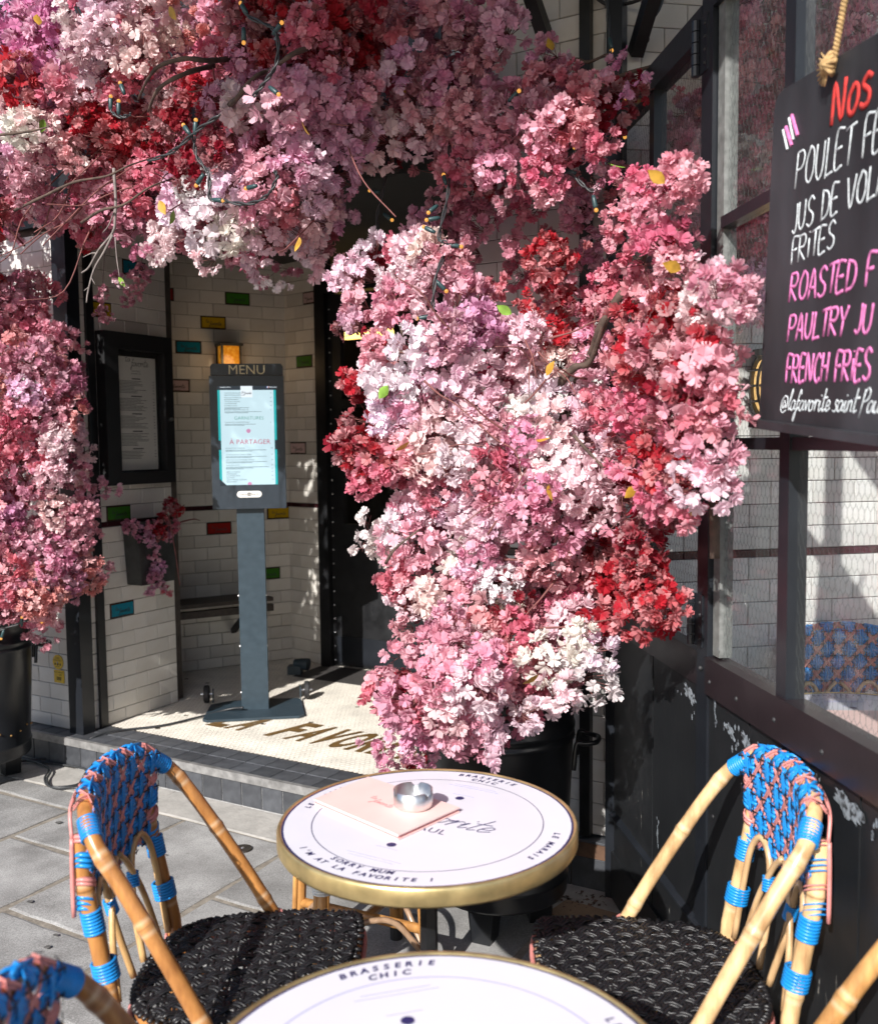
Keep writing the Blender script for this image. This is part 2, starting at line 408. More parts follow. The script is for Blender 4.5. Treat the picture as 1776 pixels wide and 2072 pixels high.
m, n, p = new_mat('chalkboard')
g = ramp(n, noise(n, 4, 6, .6, sc3=(1,1,.35)), [(.35, (.009,.009,.011)), (.75, (.045,.047,.055))])
n.links.new(g, p.inputs['Base Color']); p.inputs['Roughness'].default_value = .55; MT['chalkboard'] = m
MT['rope'] = simple('jute_rope', (.42, .27, .12), .9, var=.3, vs=120, bs=.5, bscale=300)
MT['bark'] = simple('bark', (.085, .055, .042), .85, var=.45, vs=30, bs=.7, bscale=70, bd=.004)
MT['twig'] = simple('bare_twig', (.20, .17, .16), .85, var=.3, vs=40, bs=.4)
MT['twigred'] = simple('reddish_twig', (.17, .06, .055), .8, var=.3, vs=40)
MT['woodold'] = simple('old_bench_slat', (.035, .025, .020), .5, var=.6, vs=40, bs=.3)
MT['zincgrey'] = simple('grey_metal_box', (.085, .088, .085), .45, .6, var=.3, vs=14)
MT['cardboard'] = simple('cardboard', (.28, .19, .125), .9, var=.1, vs=50)
MT['interior'] = simple('dark_interior', (.012, .010, .009), .7)
MT['mat'] = simple('dark_mosaic', (.05, .046, .044), .6, var=.3, vs=90)
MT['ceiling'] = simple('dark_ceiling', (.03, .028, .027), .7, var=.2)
MT['rust'] = simple('rusty_strip', (.10, .052, .030), .75, var=.55, vs=14, bs=.4)
MT['awning'] = simple('black_awning_cloth', (.02, .02, .022), .85, var=.2, vs=6)
MT['holder'] = simple('bulb_socket', (.022, .055, .060), .4)
MT['leafy'] = simple('yellowed_leaf', (.40, .22, .025), .55, var=.3, vs=40)
MT['leafg'] = simple('green_leaf', (.20, .36, .05), .5, var=.25, vs=40)
MT['plate'] = MT['tile']
MT['rhine'] = simple('rhinestone', (.7, .7, .72), .12, .9)
def emis(name, c, s, base=None):
    m, n, p = new_mat(name); p.inputs['Base Color'].default_value = (*(base or tuple(x*.12 for x in c)), 1)
    p.inputs['Emission Color'].default_value = (*c, 1); p.inputs['Emission Strength'].default_value = s; p.inputs['Roughness'].default_value = .3
    return m
MT['bulb'] = emis('warm_bulb', (1, .45, .09), .6)
MT['screen'] = emis('lit_screen', (.60, .80, .88), .66)
MT['screenteal'] = emis('lit_screen_teal', (.0, .50, .52), .55)
MT['screendark'] = emis('lit_screen_dark', (.015, .03, .05), .5)
MT['screenwhite'] = emis('lit_screen_white', (.78, .86, .92), .72)
MT['scrteal'] = emis('screen_teal_text', (.16, .50, .44), .45)
MT['scrpink'] = emis('screen_pink_text', (.72, .13, .24), .45)
MT['scrdot'] = emis('screen_pink_dot', (.80, .35, .60), .5)
MT['scrgrey'] = emis('screen_grey_text', (.14, .21, .25), .4)
MT['tubeglow'] = emis('warm_tube', (1, .62, .16), 3.0)
m, n, p = new_mat('amber_glass')
vv = N(n, 'ShaderNodeTexVoronoi'); vv.inputs['Scale'].default_value = 55; tc = N(n, 'ShaderNodeTexCoord'); n.links.new(tc.outputs['Object'], vv.inputs['Vector'])
n.links.new(ramp(n, vv.outputs['Distance'], [(.0, (1,.50,.05)), (.7, (.45,.13,.0))]), p.inputs['Emission Color'])
p.inputs['Emission Strength'].default_value = .30; p.inputs['Base Color'].default_value = (.4, .16, .02, 1); p.inputs['Roughness'].default_value = .15; MT['amber'] = m
MT['lampwarm'] = emis('warm_lamp_glass', (1, .60, .22), .9)
# glass: clear, reflecting more at grazing angles, faintly dusty
def glassmat(name, tint, dust, refl=1.0):
    m, n, p = new_mat(name); out = n.nodes['Material Output']
    tr = N(n, 'ShaderNodeBsdfTransparent'); tr.inputs[0].default_value = (*tint, 1)
    gl = N(n, 'ShaderNodeBsdfGlossy'); gl.inputs['Roughness'].default_value = .02
    df = N(n, 'ShaderNodeBsdfDiffuse'); df.inputs[0].default_value = (.6, .6, .6, 1)
    fr = N(n, 'ShaderNodeLayerWeight'); fr.inputs[0].default_value = .5
    pw = N(n, 'ShaderNodeMath', operation='POWER'); pw.inputs[1].default_value = 5; n.links.new(fr.outputs['Facing'], pw.inputs[0])
    mu = N(n, 'ShaderNodeMath', operation='MULTIPLY_ADD'); mu.inputs[1].default_value = .96*refl; mu.inputs[2].default_value = .04*refl; n.links.new(pw.outputs[0], mu.inputs[0])
    m1 = N(n, 'ShaderNodeMixShader'); n.links.new(mu.outputs[0], m1.inputs[0]); n.links.new(tr.outputs[0], m1.inputs[1]); n.links.new(gl.outputs[0], m1.inputs[2])
    d = ramp(n, noise(n, 5, 7, .65), [(.35, (dust*.3,)*3), (.8, (dust,)*3)])
    m2 = N(n, 'ShaderNodeMixShader'); n.links.new(d, m2.inputs[0]); n.links.new(m1.outputs[0], m2.inputs[1]); n.links.new(df.outputs[0], m2.inputs[2])
    n.links.new(m2.outputs[0], out.inputs['Surface']); return m
MT['glass'] = glassmat('wired_glass', (.96, .97, .965), .03, .75)
MT['caseglass'] = glassmat('case_glass', (.96, .96, .95), .015)
MT['wire'] = simple('glass_wire', (.035, .04, .04), .6, .2)
# petals: object colour, paler towards some blossoms and rims, letting light through
m, n, p = new_mat('silk_petal'); out = n.nodes['Material Output']
oi = objcolor(n); at = N(n, 'ShaderNodeAttribute', attribute_name='pc'); sx = N(n, 'ShaderNodeSeparateColor'); n.links.new(at.outputs['Color'], sx.inputs[0])
f = noise(n, 34, 4, .6)
ad = N(n, 'ShaderNodeMath', operation='ADD'); n.links.new(f, ad.inputs[0]); n.links.new(sx.outputs[1], ad.inputs[1])
ad2 = N(n, 'ShaderNodeMath', operation='ADD'); n.links.new(ad.outputs[0], ad2.inputs[0])
rr = N(n, 'ShaderNodeMapRange'); rr.inputs[3].default_value = -.12; rr.inputs[4].default_value = .16; n.links.new(sx.outputs[0], rr.inputs[0]); n.links.new(rr.outputs[0], ad2.inputs[1])
sc5 = N(n, 'ShaderNodeMath', operation='MULTIPLY'); sc5.inputs[1].default_value = .5; n.links.new(ad2.outputs[0], sc5.inputs[0])
fac = ramp(n, sc5.outputs[0], [(.42, (0,0,0)), (.78, (.66,.66,.66))])
pale = mixc(n, .50, oi.outputs['Color'], (.96, .84, .86))
cc = mixc(n, fac, oi.outputs['Color'], pale)
hv = N(n, 'ShaderNodeHueSaturation'); n.links.new(cc, hv.inputs['Color'])
mr = N(n, 'ShaderNodeMapRange'); mr.inputs[3].default_value = .80; mr.inputs[4].default_value = 1.12; n.links.new(sx.outputs[2], mr.inputs[0]); n.links.new(mr.outputs[0], hv.inputs['Value'])
n.links.new(hv.outputs[0], p.inputs['Base Color']); p.inputs['Roughness'].default_value = .62; p.inputs['Specular IOR Level'].default_value = .25
tl = N(n, 'ShaderNodeBsdfTranslucent'); n.links.new(hv.outputs[0], tl.inputs[0])
ms = N(n, 'ShaderNodeMixShader'); ms.inputs[0].default_value = .40; n.links.new(p.outputs[0], ms.inputs[1]); n.links.new(tl.outputs[0], ms.inputs[2])
n.links.new(ms.outputs[0], out.inputs['Surface']); MT['petal'] = m
# ------------------------------------------------------------------ the ground
rnd = random.Random(5)
ground = MB().add([(-60,-60,-.005),(60,-60,-.005),(60,60,-.005),(-60,60,-.005)], [(0,1,2,3)]).build('ground', MT['joint'])
tag(ground, 'sandy ground under the granite paving', 'ground', kind='structure')
def slab(u0, u1, v0, v1, mat=MT['granite'], name='slab'):
    pts = []
    cs = [(u0,v0),(u1,v0),(u1,v1),(u0,v1)]
    for i in range(4):
        a = cs[i]; b = cs[(i+1) % 4]; L = math.dist(a, b); k = max(3, int(L/.09))
        for j in range(k):
            t = j/k; pts.append((a[0]+(b[0]-a[0])*t+rnd.uniform(-.004,.004), a[1]+(b[1]-a[1])*t+rnd.uniform(-.004,.004)))
    cu = (u0+u1)/2; cv = (v0+v1)/2; zt = rnd.uniform(-.0025, .002); n = len(pts)
    tl = V((rnd.uniform(-.003,.003), rnd.uniform(-.003,.003), 0))
    def P(p, k, z): return UV(cu+(p[0]-cu)*k, cv+(p[1]-cv)*k, z+(p[0]-cu)*tl.x+(p[1]-cv)*tl.y)
    ki = 1-.012/min(u1-u0, v1-v0)
    vs = [P(p, 1, -.02) for p in pts]+[P(p, 1, zt-.0028) for p in pts]+[P(p, ki, zt) for p in pts]
    fs = [(i, (i+1) % n, n+(i+1) % n, n+i) for i in range(n)]+[(n+i, n+(i+1) % n, 2*n+(i+1) % n, 2*n+i) for i in range(n)]+[tuple(range(2*n, 3*n))]
    return MB().add(vs, fs).build(name, mat, ground)
ub = [-4.4,-3.88,-3.34,-2.78,-2.23,-1.74,-1.19,-.66,-.13,.42,.98,1.5]
fixed = {3: [-.336,-1.16,-2.0], 4: [-.625,-1.42,-2.2], 5: [-1.02,-1.9], 6: [-.64,-1.36,-2.1], 2: [-.7,-1.5,-2.2], 7: [-.95,-1.7], 8: [-.55,-1.2,-1.9], 9: [-.8,-1.6], 10: [-.6,-1.3,-2]}
for i in range(len(ub)-1):
    vs = [-.19]+fixed.get(i, [-.6+rnd.uniform(-.2,.2), -1.4, -2.1])+[-2.8]
    for a, b in zip(vs, vs[1:]):
        g = .012
        slab(ub[i]+g, ub[i+1]-g, b+g, a-g*(.3 if a == -.19 else 1))
for k in range(8):
    slab(-4.4+k*.8, -4.4+k*.8+.797, -.185, .028, MT['concrete'], 'concrete_strip')
gm = MB()
for k in range(46):                                        # trodden gum and dark spots on the slabs
    uu = rnd.uniform(-3.2,.2); vw = rnd.uniform(-2.2,-.25); q = rnd.uniform(.005,.016); e = rnd.uniform(.6,1); o_ = UV(uu, vw, .0045)
    gm.add([o_+EU*(q*math.cos(i*math.pi/5)*rnd.uniform(.8,1.1))+EV*(q*e*math.sin(i*math.pi/5)) for i in range(10)], [tuple(range(10))])
stuff(gm.build('gum_spots', simple('trodden_gum', (.11,.105,.10), .8, var=.4, vs=60), ground))
# ------------------------------------------------------------------ the step
ZF = .14
def lbox(mb, u0, u1, v0, v1, z0, z1):
    c = UV((u0+u1)/2, (v0+v1)/2, (z0+z1)/2); return mb.box(c, (abs(u1-u0), abs(v1-v0), abs(z1-z0)), EU, EV)
step = lbox(MB(), -4.0, -.62, .036, .262, -.01, ZF-.006).build('entrance_step', MT['palegrout'])
tag(step, 'slate tiled entrance step with a metal nosing', 'step', kind='structure')
def tile_mesh(w, h, t, mat, bev=.002, cache={}):
    k = (round(w,3), round(h,3), round(t,4), mat.name)
    if k not in cache:
        w2 = w/2; h2 = h/2; b = bev
        vs = [(-w2,0,-h2),(w2,0,-h2),(w2,0,h2),(-w2,0,h2), (-w2,-t+b,-h2),(w2,-t+b,-h2),(w2,-t+b,h2),(-w2,-t+b,h2), (-w2+b,-t,-h2+b),(w2-b,-t,-h2+b),(w2-b,-t,h2-b),(-w2+b,-t,h2-b)]
        fs = [(0,1,5,4),(1,2,6,5),(2,3,7,6),(3,0,4,7),(4,5,9,8),(5,6,10,9),(6,7,11,10),(7,4,8,11),(8,9,10,11)]
        cache[k] = MB().add(vs, fs).mesh('tile', mat)
    return cache[k]
ANG = math.atan2(EU.y, EU.x)
def place(name, me, parent, loc, rx=0, rz=0, color=None):
    o = bpy.data.objects.new(name, me); col.objects.link(o); o.parent = parent; o.location = loc; o.rotation_euler = (rx, 0, rz)
    if color: o.color = (*color, 1)
    return o
tw = .108
k = 0
u = -3.9
while u < -.70:
    place('riser_tile', tile_mesh(tw-.0045, .101, .006, MT['slate']), step, UV(u+tw/2, .036, .053), rz=ANG)
    for r in range(2):
        place('top_tile', tile_mesh(tw-.0045, .1035, .006, MT['slate']), step, UV(u+tw/2+.03, .094+r*.1085, ZF-.0065), rx=-math.pi/2, rz=ANG)
    u += tw
lbox(MB(), -4.0, -.64, .018, .039, .107, ZF+.0015).build('nosing', MT['nosing'], step)
# ------------------------------------------------------------------ mosaic floor of the recess
fl = MB().prism([(-4.0,.262),(-.6,.262),(-.6,1.9),(-4.0,2.3)], -.01, ZF-.008, EU, EV, V((0,0,1)), V((KX,KY,0))).build('mosaic_floor', MT['hexgrout'])
tag(fl, 'cream hexagonal mosaic floor of the entrance', 'floor', kind='structure')
hx = MB(); px = .0242; r0 = px/math.sqrt(3)*.945; row = 0; vv_ = .262+.013
while vv_ < 1.85:
    u = -3.3+(px/2 if row % 2 else 0)
    while u < -.62:
        inside = True
        if u < -2.69 and vv_ < .75: inside = False
        if inside and rnd.random() > .004:
            zz = ZF-.0015+rnd.uniform(-.0006,.0004); o = UV(u, vv_, 0); vs = []
            for kk, (rr, z) in enumerate(((1.0, ZF-.009), (1.0, zz-.0012), (.9, zz))):
                for q in range(6):
                    a = math.pi/6+q*math.pi/3; vs.append(o+EU*(math.cos(a)*r0*rr)+EV*(math.sin(a)*r0*rr)+V((0,0,z)))
            fs = [tuple(range(12,18))]
            for L in (6,): fs += [(L+q, L+(q+1) % 6, 12+(q+1) % 6, 12+q) for q in range(6)]
            hx.add(vs, fs)
        u += px
    vv_ += px*.866; row += 1
stuff(hx.build('hex_tiles', MT['hex'], fl))
lm = lbox(MB(), -2.47, -.62, 1.46, 1.775, ZF-.004, ZF+.001).build('dark_mosaic_band', MT['mat'], fl)
for i, ch in enumerate('LA FAVORITE'):
    if ch == ' ': continue
    m_ = MB(); u0 = -1.885+(i-3)*.1135-(.02 if i < 3 else 0)
    vs, fs = text_geo(ch, .345, shear=.0, bold=.012)
    xs = [p.x for p in vs]; wd = max(xs)-min(xs); sx = min(.62, .098/max(wd, .02)) if ch != 'I' else .75
    m_.add([UV(u0+(p.x-min(xs))*sx+p.y*.30, .492+p.y, ZF+.0014) for p in vs], fs)
    m_.build('letter', MT['brassfloor'], fl)
# ------------------------------------------------------------------ tiled walls
CREAM = (.76, .73, .68)
ZB0, ZB1, PZ, TW = 1.112, 1.138, .0757, .154
COLS = {'red': (.36,.018,.015), 'green': (.05,.20,.02), 'yellow': (.62,.40,.015), 'blue': (.012,.20,.29), 'pink': (.62,.44,.44)}
def tile_wall(name, label, p0, p1, z0, z1, off=0.0, specials=(), thick=.12, tz0=None, tz1=None, color=CREAM, zmax=3.6, band=True, tw=TW):
    p0 = V((p0[0], p0[1], 0)); p1 = V((p1[0], p1[1], 0)); d = p1-p0; L = d.length; d.normalize(); nrm = V((d.y, -d.x, 0))
    wall = MB().box((p0+p1)/2-nrm*(thick/2)+V((0,0,(z0+zmax)/2)), (L, thick, zmax-z0), d, -nrm).build(name, MT['grout'])
    tag(wall, label, 'wall'); ang = math.atan2(d.y, d.x)
    tz0 = z0 if tz0 is None else tz0; tz1 = z1 if tz1 is None else tz1
    sp = []
    for x, y, c in specials:
        q = onp(x, y, p0, p1); sp.append(((q-p0).dot(d), q.z, c))
    rows = []
    z = ZB0; k = 1
    while z > tz0+.01: rows.append((max(tz0, z-PZ), z, k)); z -= PZ; k += 1
    z = ZB1; k = 0
    while z < tz1-.01: rows.append((z, min(z+PZ, tz1), k)); z += PZ; k += 1
    if band and tz0 < ZB0: rows.append((ZB0, ZB1, 'b'))
    for za, zb, k in rows:
        s = off-TW*2+(0 if k == 'b' else (tw/2 if k % 2 else 0))
        while s < L:
            a = max(s, 0.0); b = min(s+tw, L)
            if b-a > .012 and b > 0:
                w_ = b-a-.0022; h_ = zb-za-.0022; c = color; hit = None
                if k == 'b': c = (.045,.010,.014)
                else:
                    for q in sp:
                        if a <= q[0] < b and za <= q[1] < zb: hit = q[2]
                    j = rnd.uniform(-.02, .015); c = (c[0]+j, c[1]+j*1.1, c[2]+j*1.3)
                if hit: c = (.05,.03,.02)
                o = place('tile', tile_mesh(w_, h_, .008, MT['tile'], .0022), wall, p0+d*((a+b)/2)+V((0,0,(za+zb)/2)), rx=rnd.gauss(0,.004), rz=ang+rnd.gauss(0,.004), color=c)
                if hit:
                    pl = place('plate', tile_mesh(w_-.014, h_-.014, .002, MT['tile'], .0006), o, (0,-.008,0), color=COLS[hit])
                    sg = MB(); signature(sg, V((-w_*.30,-.0102,-h_*.20)), V((1,0,0)), V((0,0,1)), w_*.62, .0011)
                    put_text(sg, 'SAINT-PAUL', .0075, V((0,-.0102,-h_*.40)), V((1,0,0)), V((0,0,1)), align='CENTER')
                    so_ = sg.build('signature', MT['inkblack']); so_.parent = o
            s += tw
    return wall
PIER_V = .13
tile_wall('tiled_pier', 'white tiled pier between the left planter and the black corner post', UV(-3.9,PIER_V), UV(-2.735,PIER_V), ZF, 2.5, off=-.012, color=(.74,.72,.70))
tile_wall('tiled_wall', 'cream tiled side wall carrying the framed menu case', UV(-2.68,.125), UV(-2.68,.735), ZF, 2.6, off=.02, thick=.09, specials=[(290,555,'blue'),(212,640,'yellow'),(243,1042,'green'),(250,1232,'blue')])
C1 = atz(592,1331,ZF); B1 = atz(354,1362,ZF); BD = (C1-B1).normalized(); B0 = B1-BD*.45; JB = UV(-2.478,1.778)
tile_wall('tiled_wall', 'cream tiled back wall of the entrance behind the digital menu stand', B0, C1, ZF, 2.62, off=.05, specials=[(350,587,'red'),(498,593,'green'),(450,642,'yellow'),(399,691,'blue'),(375,768,'pink'),(434,1078,'red'),(560,1048,'yellow'),(560,1147,'green')])
tile_wall('tiled_wall', 'narrow tiled wall between the entrance back wall and the black door', C1, JB, ZF, 2.62, off=.03, specials=[(615,594,'pink'),(603,720,'green'),(605,916,'pink')])
tile_wall('tiled_pier', 'white tiled pier behind the right planter', UV(-.62,.06), UV(-.012,.06), .17, 3.4, off=.02, color=(.72,.71,.70), thick=.1)
tile_wall('tiled_wall', 'grey white tiled wall seen through the wired glass', (KX+.02,KY+.03), V((KX,KY,0))+W2D*2.3, 0, 3.3, off=.06, tz0=.62, tz1=2.9, color=(.76,.755,.75), thick=.12)
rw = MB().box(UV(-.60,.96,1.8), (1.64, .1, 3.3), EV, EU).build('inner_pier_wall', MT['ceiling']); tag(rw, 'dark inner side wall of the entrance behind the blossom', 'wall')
lw = MB().box(UV(-3.26,.735+.05,1.35), (1.1,.05,2.6), EU, EV).build('alcove_wall', MT['grout']); tag(lw, 'plain wall closing the bench alcove', 'wall')
ce = MB().prism([(-4.0,.1),(-.55,.1),(-.55,2.0),(-4.0,2.4)], 2.62, 2.72, EU, EV, V((0,0,1)), V((KX,KY,0))).build('ceiling', MT['ceiling']); tag(ce, 'dark ceiling of the entrance', 'ceiling', kind='structure')
# plinth under the right pier
pl = lbox(MB(), -.62, -.004, .006, .07, -.01, .158).build('plinth', MT['grout']); tag(pl, 'dark tiled plinth with a rusty strip under the right pier', 'plinth')
for i in range(4): place('plinth_tile', tile_mesh(.148, .108, .005, MT['slate']), pl, UV(-.082-i*.151, .006, .053), rz=ANG)
lbox(MB(), -.62, -.002, -.002, .02, .11, .158).build('rusty_strip', MT['rust'], pl)
for i in range(4): place('ledge_tile', tile_mesh(.148, .06, .007, MT['slate']), pl, UV(-.078-i*.151, .034, .158), rx=-math.pi/2, rz=ANG)
# black fascia, lintel and posts
t = thing('shop_fascia', 'black timber fascia and lintel above the entrance behind the blossom', 'fascia', UV(-2,.1,2.5))
lbox(MB(), -8.0, -.2, .1, .24, 2.74, 4.2).build('fascia_board', MT['black'], t)
lbox(MB(), -2.72, -.6, .07, .2, 2.52, 2.735).build('lintel', MT['black'], t)
lbox(MB(), -2.72, -.6, .04, .1, 2.60, 2.66).build('moulding', MT['black'], t)
lbox(MB(), -3.9, -2.73, .10, .22, 2.53, 2.735).build('side_lintel', MT['black'], t)
o = lbox(MB(), -2.738, -2.645, .088, .160, ZF, 2.6).build('black_post', MT['frame']); tag(o, 'wide black post with scraped paint at the pier corner', 'post')
o = lbox(MB(), -2.69, -2.655, .206, .250, ZF, 2.6).build('black_post', MT['black']); tag(o, 'slim black post beside the framed menu case', 'post')
o = MB().beam(UV(-.117,.035,.17), UV(-.117,.035,3.3), .036, .03, EV).build('black_post', MT['black']); tag(o, 'slim black post on the tiled pier above the blossom tree', 'post')
o = MB().beam(V((KX-.004,KY-.004,0)), V((KX-.004,KY-.004,3.3)), .05, .05, EV).build('black_post', MT['frame']); tag(o, 'black corner post where the glazed partition meets the pier', 'post')
t = thing('black_shopfront', 'black panelled shopfront beyond the left planter', 'shopfront', UV(-5.9,.15,0))
lbox(MB(), -8.0, -4.02, .12, .24, -.01, 2.735).build('wall_panel', MT['black'], t)
for k in range(4):
    lbox(MB(), -4.95-k*.98, -4.12-k*.98, .10, .119, .75, 2.5).build('raised_panel', MT['frame'], t)
o = lbox(MB(), -4.02, -3.9, .08, .24, -.01, 2.735).build('black_post', MT['black']); tag(o, 'black post at the far end of the tiled pier', 'post')
# ------------------------------------------------------------------ the door
t = thing('entrance_door', 'black double door with dark glass at the back of the entrance', 'door', UV(-1.55,1.8,ZF))
DV = 1.80
fr = MB(); lbox(fr, -2.478, -2.405, DV-.05, DV+.07, ZF, 2.5); lbox(fr, -.70, -.62, DV-.05, DV+.07, ZF, 2.5); lbox(fr, -2.405, -.70, DV-.05, DV+.07, 2.40, 2.5)
fr.build('door_frame', MT['black'], t)
for a, b in ((-2.40,-1.56),(-1.55,-.705)):
    lf = MB(); lbox(lf, a, b, DV-.02, DV+.025, ZF+.01, 1.02); lbox(lf, a, a+.09, DV-.02, DV+.025, 1.02, 2.39); lbox(lf, b-.09, b, DV-.02, DV+.025, 1.02, 2.39)
    lbox(lf, a+.09, b-.09, DV-.02, DV+.025, 2.28, 2.39); lbox(lf, a+.09, b-.09, DV-.02, DV+.025, 1.72, 1.77); lbox(lf, a+.09, b-.09, DV-.02, DV+.025, 1.32, 1.36)
    leaf = lf.build('door_leaf', MT['black'], t)
    lbox(MB(), a+.03, b-.03, DV-.026, DV-.0205, ZF+.03, ZF+.19).build('kick_plate', MT['frame'], leaf)
    for z0, z1 in ((1.02,1.32),(1.36,1.72),(1.77,2.28)):
        lbox(MB(), a+.088, b-.088, DV, DV+.006, z0-.004, z1+.004).build('pane', MT['caseglass'], leaf)
    hn = MB()
    for q in range(26): hn.ball(UV(a+.012, DV-.021, ZF+.04+q*.085), .005, 6, 4)
    hn.build('stud_row', MT['steel'], leaf)
room = MB(); lbox(room, -3.4, .2, 4.2, 4.3, 0, 3); lbox(room, -3.5, -3.4, 1.95, 4.3, 0, 3); lbox(room, .2, .3, 1.9, 4.3, 0, 3); lbox(room, -3.5, .3, 1.95, 4.3, 2.9, 3); lbox(room, -3.5, .3, 1.9, 4.3, 0, .12)
o = room.build('bar_room', MT['interior']); tag(o, 'dark bar room behind the entrance door', 'interior', kind='structure')
a = aty(672, 684, 7.2); b = aty(712, 676, 7.1)
t = thing('tube_lamp', 'glowing warm tube lamp seen through the door glass', 'lamp', (a+b)/2+V((0,0,-.05)))
MB().tube([a-V((.3,-.1,0)), b+V((.3,-.1,0))], .03, 10).build('glowing_tube', MT['tubeglow'], t)
MB().beam((a+b)/2+V((-.35,.1,.05)), (a+b)/2+V((.35,-.1,.05)), .05, .03).build('fitting', MT['blackmatt'], t)
# ------------------------------------------------------------------ glazed partition
PN = V((PD.y, -PD.x, 0))                                   # towards the terrace
def PP(s, z, off=0.0): return V((KX, KY, 0)) + PD*s + PN*off + V((0,0,z))
part = thing('glazed_partition', 'black terrace partition with wired glass above scuffed painted boards', 'partition', PP(.8,0))
def pbox(s0, s1, z0, z1, o0, o1): return MB().box(PP((s0+s1)/2,(z0+z1)/2,(o0+o1)/2), (s1-s0, o1-o0, z1-z0), PD, PN)
edges = [.03,.215,.40,.585,.735,.80,1.02,1.24,1.46,1.68,1.90,2.12,2.34]
for i, (a, b) in enumerate(zip(edges, edges[1:])):
    pbox(a+.0012, b-.0012, 0.0, .90, -.018, .016+(.002 if i % 2 else 0)).build('board', MT['boards'], part)
pbox(.03, .735, .90, .985, -.02, .024).build('sill', MT['rail'], part)
pbox(.80, 2.34, .895, .985, -.02, .030).build('sill', MT['rail'], part)
led = MB(); led.prism([(.016,.285),(.034,.288),(.034,.294),(.016,.302)], .03, 2.34, PN, V((0,0,1)), PD, V((KX,KY,0))).build('ledge', MT['frame'], part)
pbox(.03, 2.34, .012, .166, .0165, .026).build('skirting', MT['boards'], part)
pbox(.735, .80, .0, 2.6, -.028, .024).build('post', MT['frame'], part)
pbox(.805, .842, .99, 2.50, -.02, .012).build('jamb', simple('pale_jamb', (.15,.155,.15), .55, var=.3, vs=50), part)
pbox(.03, .735, 2.46, 2.53, -.022, .026).build('top_rail', MT['frame'], part)
pbox(.80, 2.34, 2.50, 2.57, -.022, .026).build('top_rail', MT['frame'], part)
pbox(.355, .392, .985, 2.46, -.016, .020).build('mullion', MT['frame'], part)
for s in (1.15, 1.60, 2.02): pbox(s, s+.042, .985, 2.50, -.018, .022).build('mullion', MT['frame'], part)
pbox(.03, .735, 1.99, 2.02, -.014, .018).build('muntin', MT['frame'], part)
for z in (1.99, 1.485): pbox(.842, 2.34, z, z+.026, -.014, .019).build('muntin', MT['frame'], part)
def hexwire(s0, s1, z0, z1):
    m_ = MB(); a = .0185; h = .030; t_ = .0002; row = 0; z = z0
    def seg(p, q):
        p = (min(max(p[0], s0), s1), min(max(p[1], z0), z1)); q = (min(max(q[0], s0), s1), min(max(q[1], z0), z1))
        if math.dist(p, q) < .002: return
        A = PP(p[0], p[1]); B = PP(q[0], q[1]); d = (B-A).normalized(); sd = d.cross(PN)*t_; nn = PN*(t_*1.2)
        m_.add([A-sd-nn, A+sd-nn, A+nn*1.2, B-sd-nn, B+sd-nn, B+nn*1.2], [(0,1,4,3),(1,2,5,4),(2,0,3,5)])
    while z < z1:
        s = s0+(a/2 if row % 2 else 0)
        while s < s1+a:
            seg((s, z), (s, z+h*.42)); seg((s, z+h*.42), (s+a/2, z+h*.75)); seg((s, z+h*.42), (s-a/2, z+h*.75))
            s += a
        z += h*.75; row += 1
    return m_
def pane(s0, s1, z0, z1):
    g = pbox(s0-.004, s1+.004, z0-.004, z1+.004, -.003, .003).build('pane', MT['glass'], part)
    stuff(hexwire(s0, s1, z0, z1).build('wire_mesh', MT['wire'], g))
for s0, s1 in ((.03,.355),(.392,.735)):
    pane(s0, s1, .985, 1.99); pane(s0, s1, 2.02, 2.46)
for s0, s1 in ((.842,1.15),(1.192,1.60),(1.642,2.02)):
    pane(s0, s1, .985, 1.485); pane(s0, s1, 1.511, 1.99); pane(s0, s1, 2.016, 2.50)
for z0, z1 in ((1.0,1.13),(1.69,1.82),(2.37,2.50)):
    hg = MB()
    for q in range(5):
        h0 = z0+(z1-z0)*q/5; hg.tube([PP(.722,h0+.001,.034), PP(.722,h0+(z1-z0)/5-.0015,.034)], .0105, 10)
    hg.box(PP(.752,(z0+z1)/2,.026), (.045,.004,z1-z0), PD, PN)
    hi = hg.build('hinge', MT['frame'], part)
    sm = MB()
    for q in range(4): sm.ball(PP(.762, z0+.02+q*(z1-z0-.04)/3, .0265), .0055, 8, 4)
    sm.build('screw', MT['rubber'], hi)
sc_ = MB()
for s, z in ((.77,.95),(.83,.93),(.98,.93),(1.16,.935),(1.35,.93),(.77,.62),(.83,.60),(1.13,.56)): sc_.ball(PP(s,z,.028 if z > .89 else .015), .0065, 8, 4)
sc_.build('bolt', MT['rubber'], part)
def chip(cx, cy, w, h, ang, seed):
    r = random.Random(seed); c = onp(cx, cy, PP(0,0,.0195), PP(1,0,.0195)); ca, sa = math.cos(ang), math.sin(ang); pts = []
    for q in range(26):
        a = 2*math.pi*q/26; k_ = r.uniform(.55,1.1); x = math.cos(a)*w*k_; y = math.sin(a)*h*k_; pts.append((x*ca-y*sa, x*sa+y*ca))
    mb = MB().add([c+PD*p[0]+V((0,0,p[1])) for p in pts]+[c], [(q, (q+1) % 26, 26) for q in range(26)])
    for j in range(7):
        q0 = c+PD*(r.gauss(0,w*.9))+V((0,0,r.gauss(0,h*1.5))); rr = r.uniform(.002,.006)
        mb.add([q0+PD*(rr*math.cos(a)*r.uniform(.6,1))+V((0,0,rr*1.6*math.sin(a))) for a in [i*math.pi/4 for i in range(8)]], [tuple(range(8))])
    mb.build('bare_patch', MT['chip'], part)
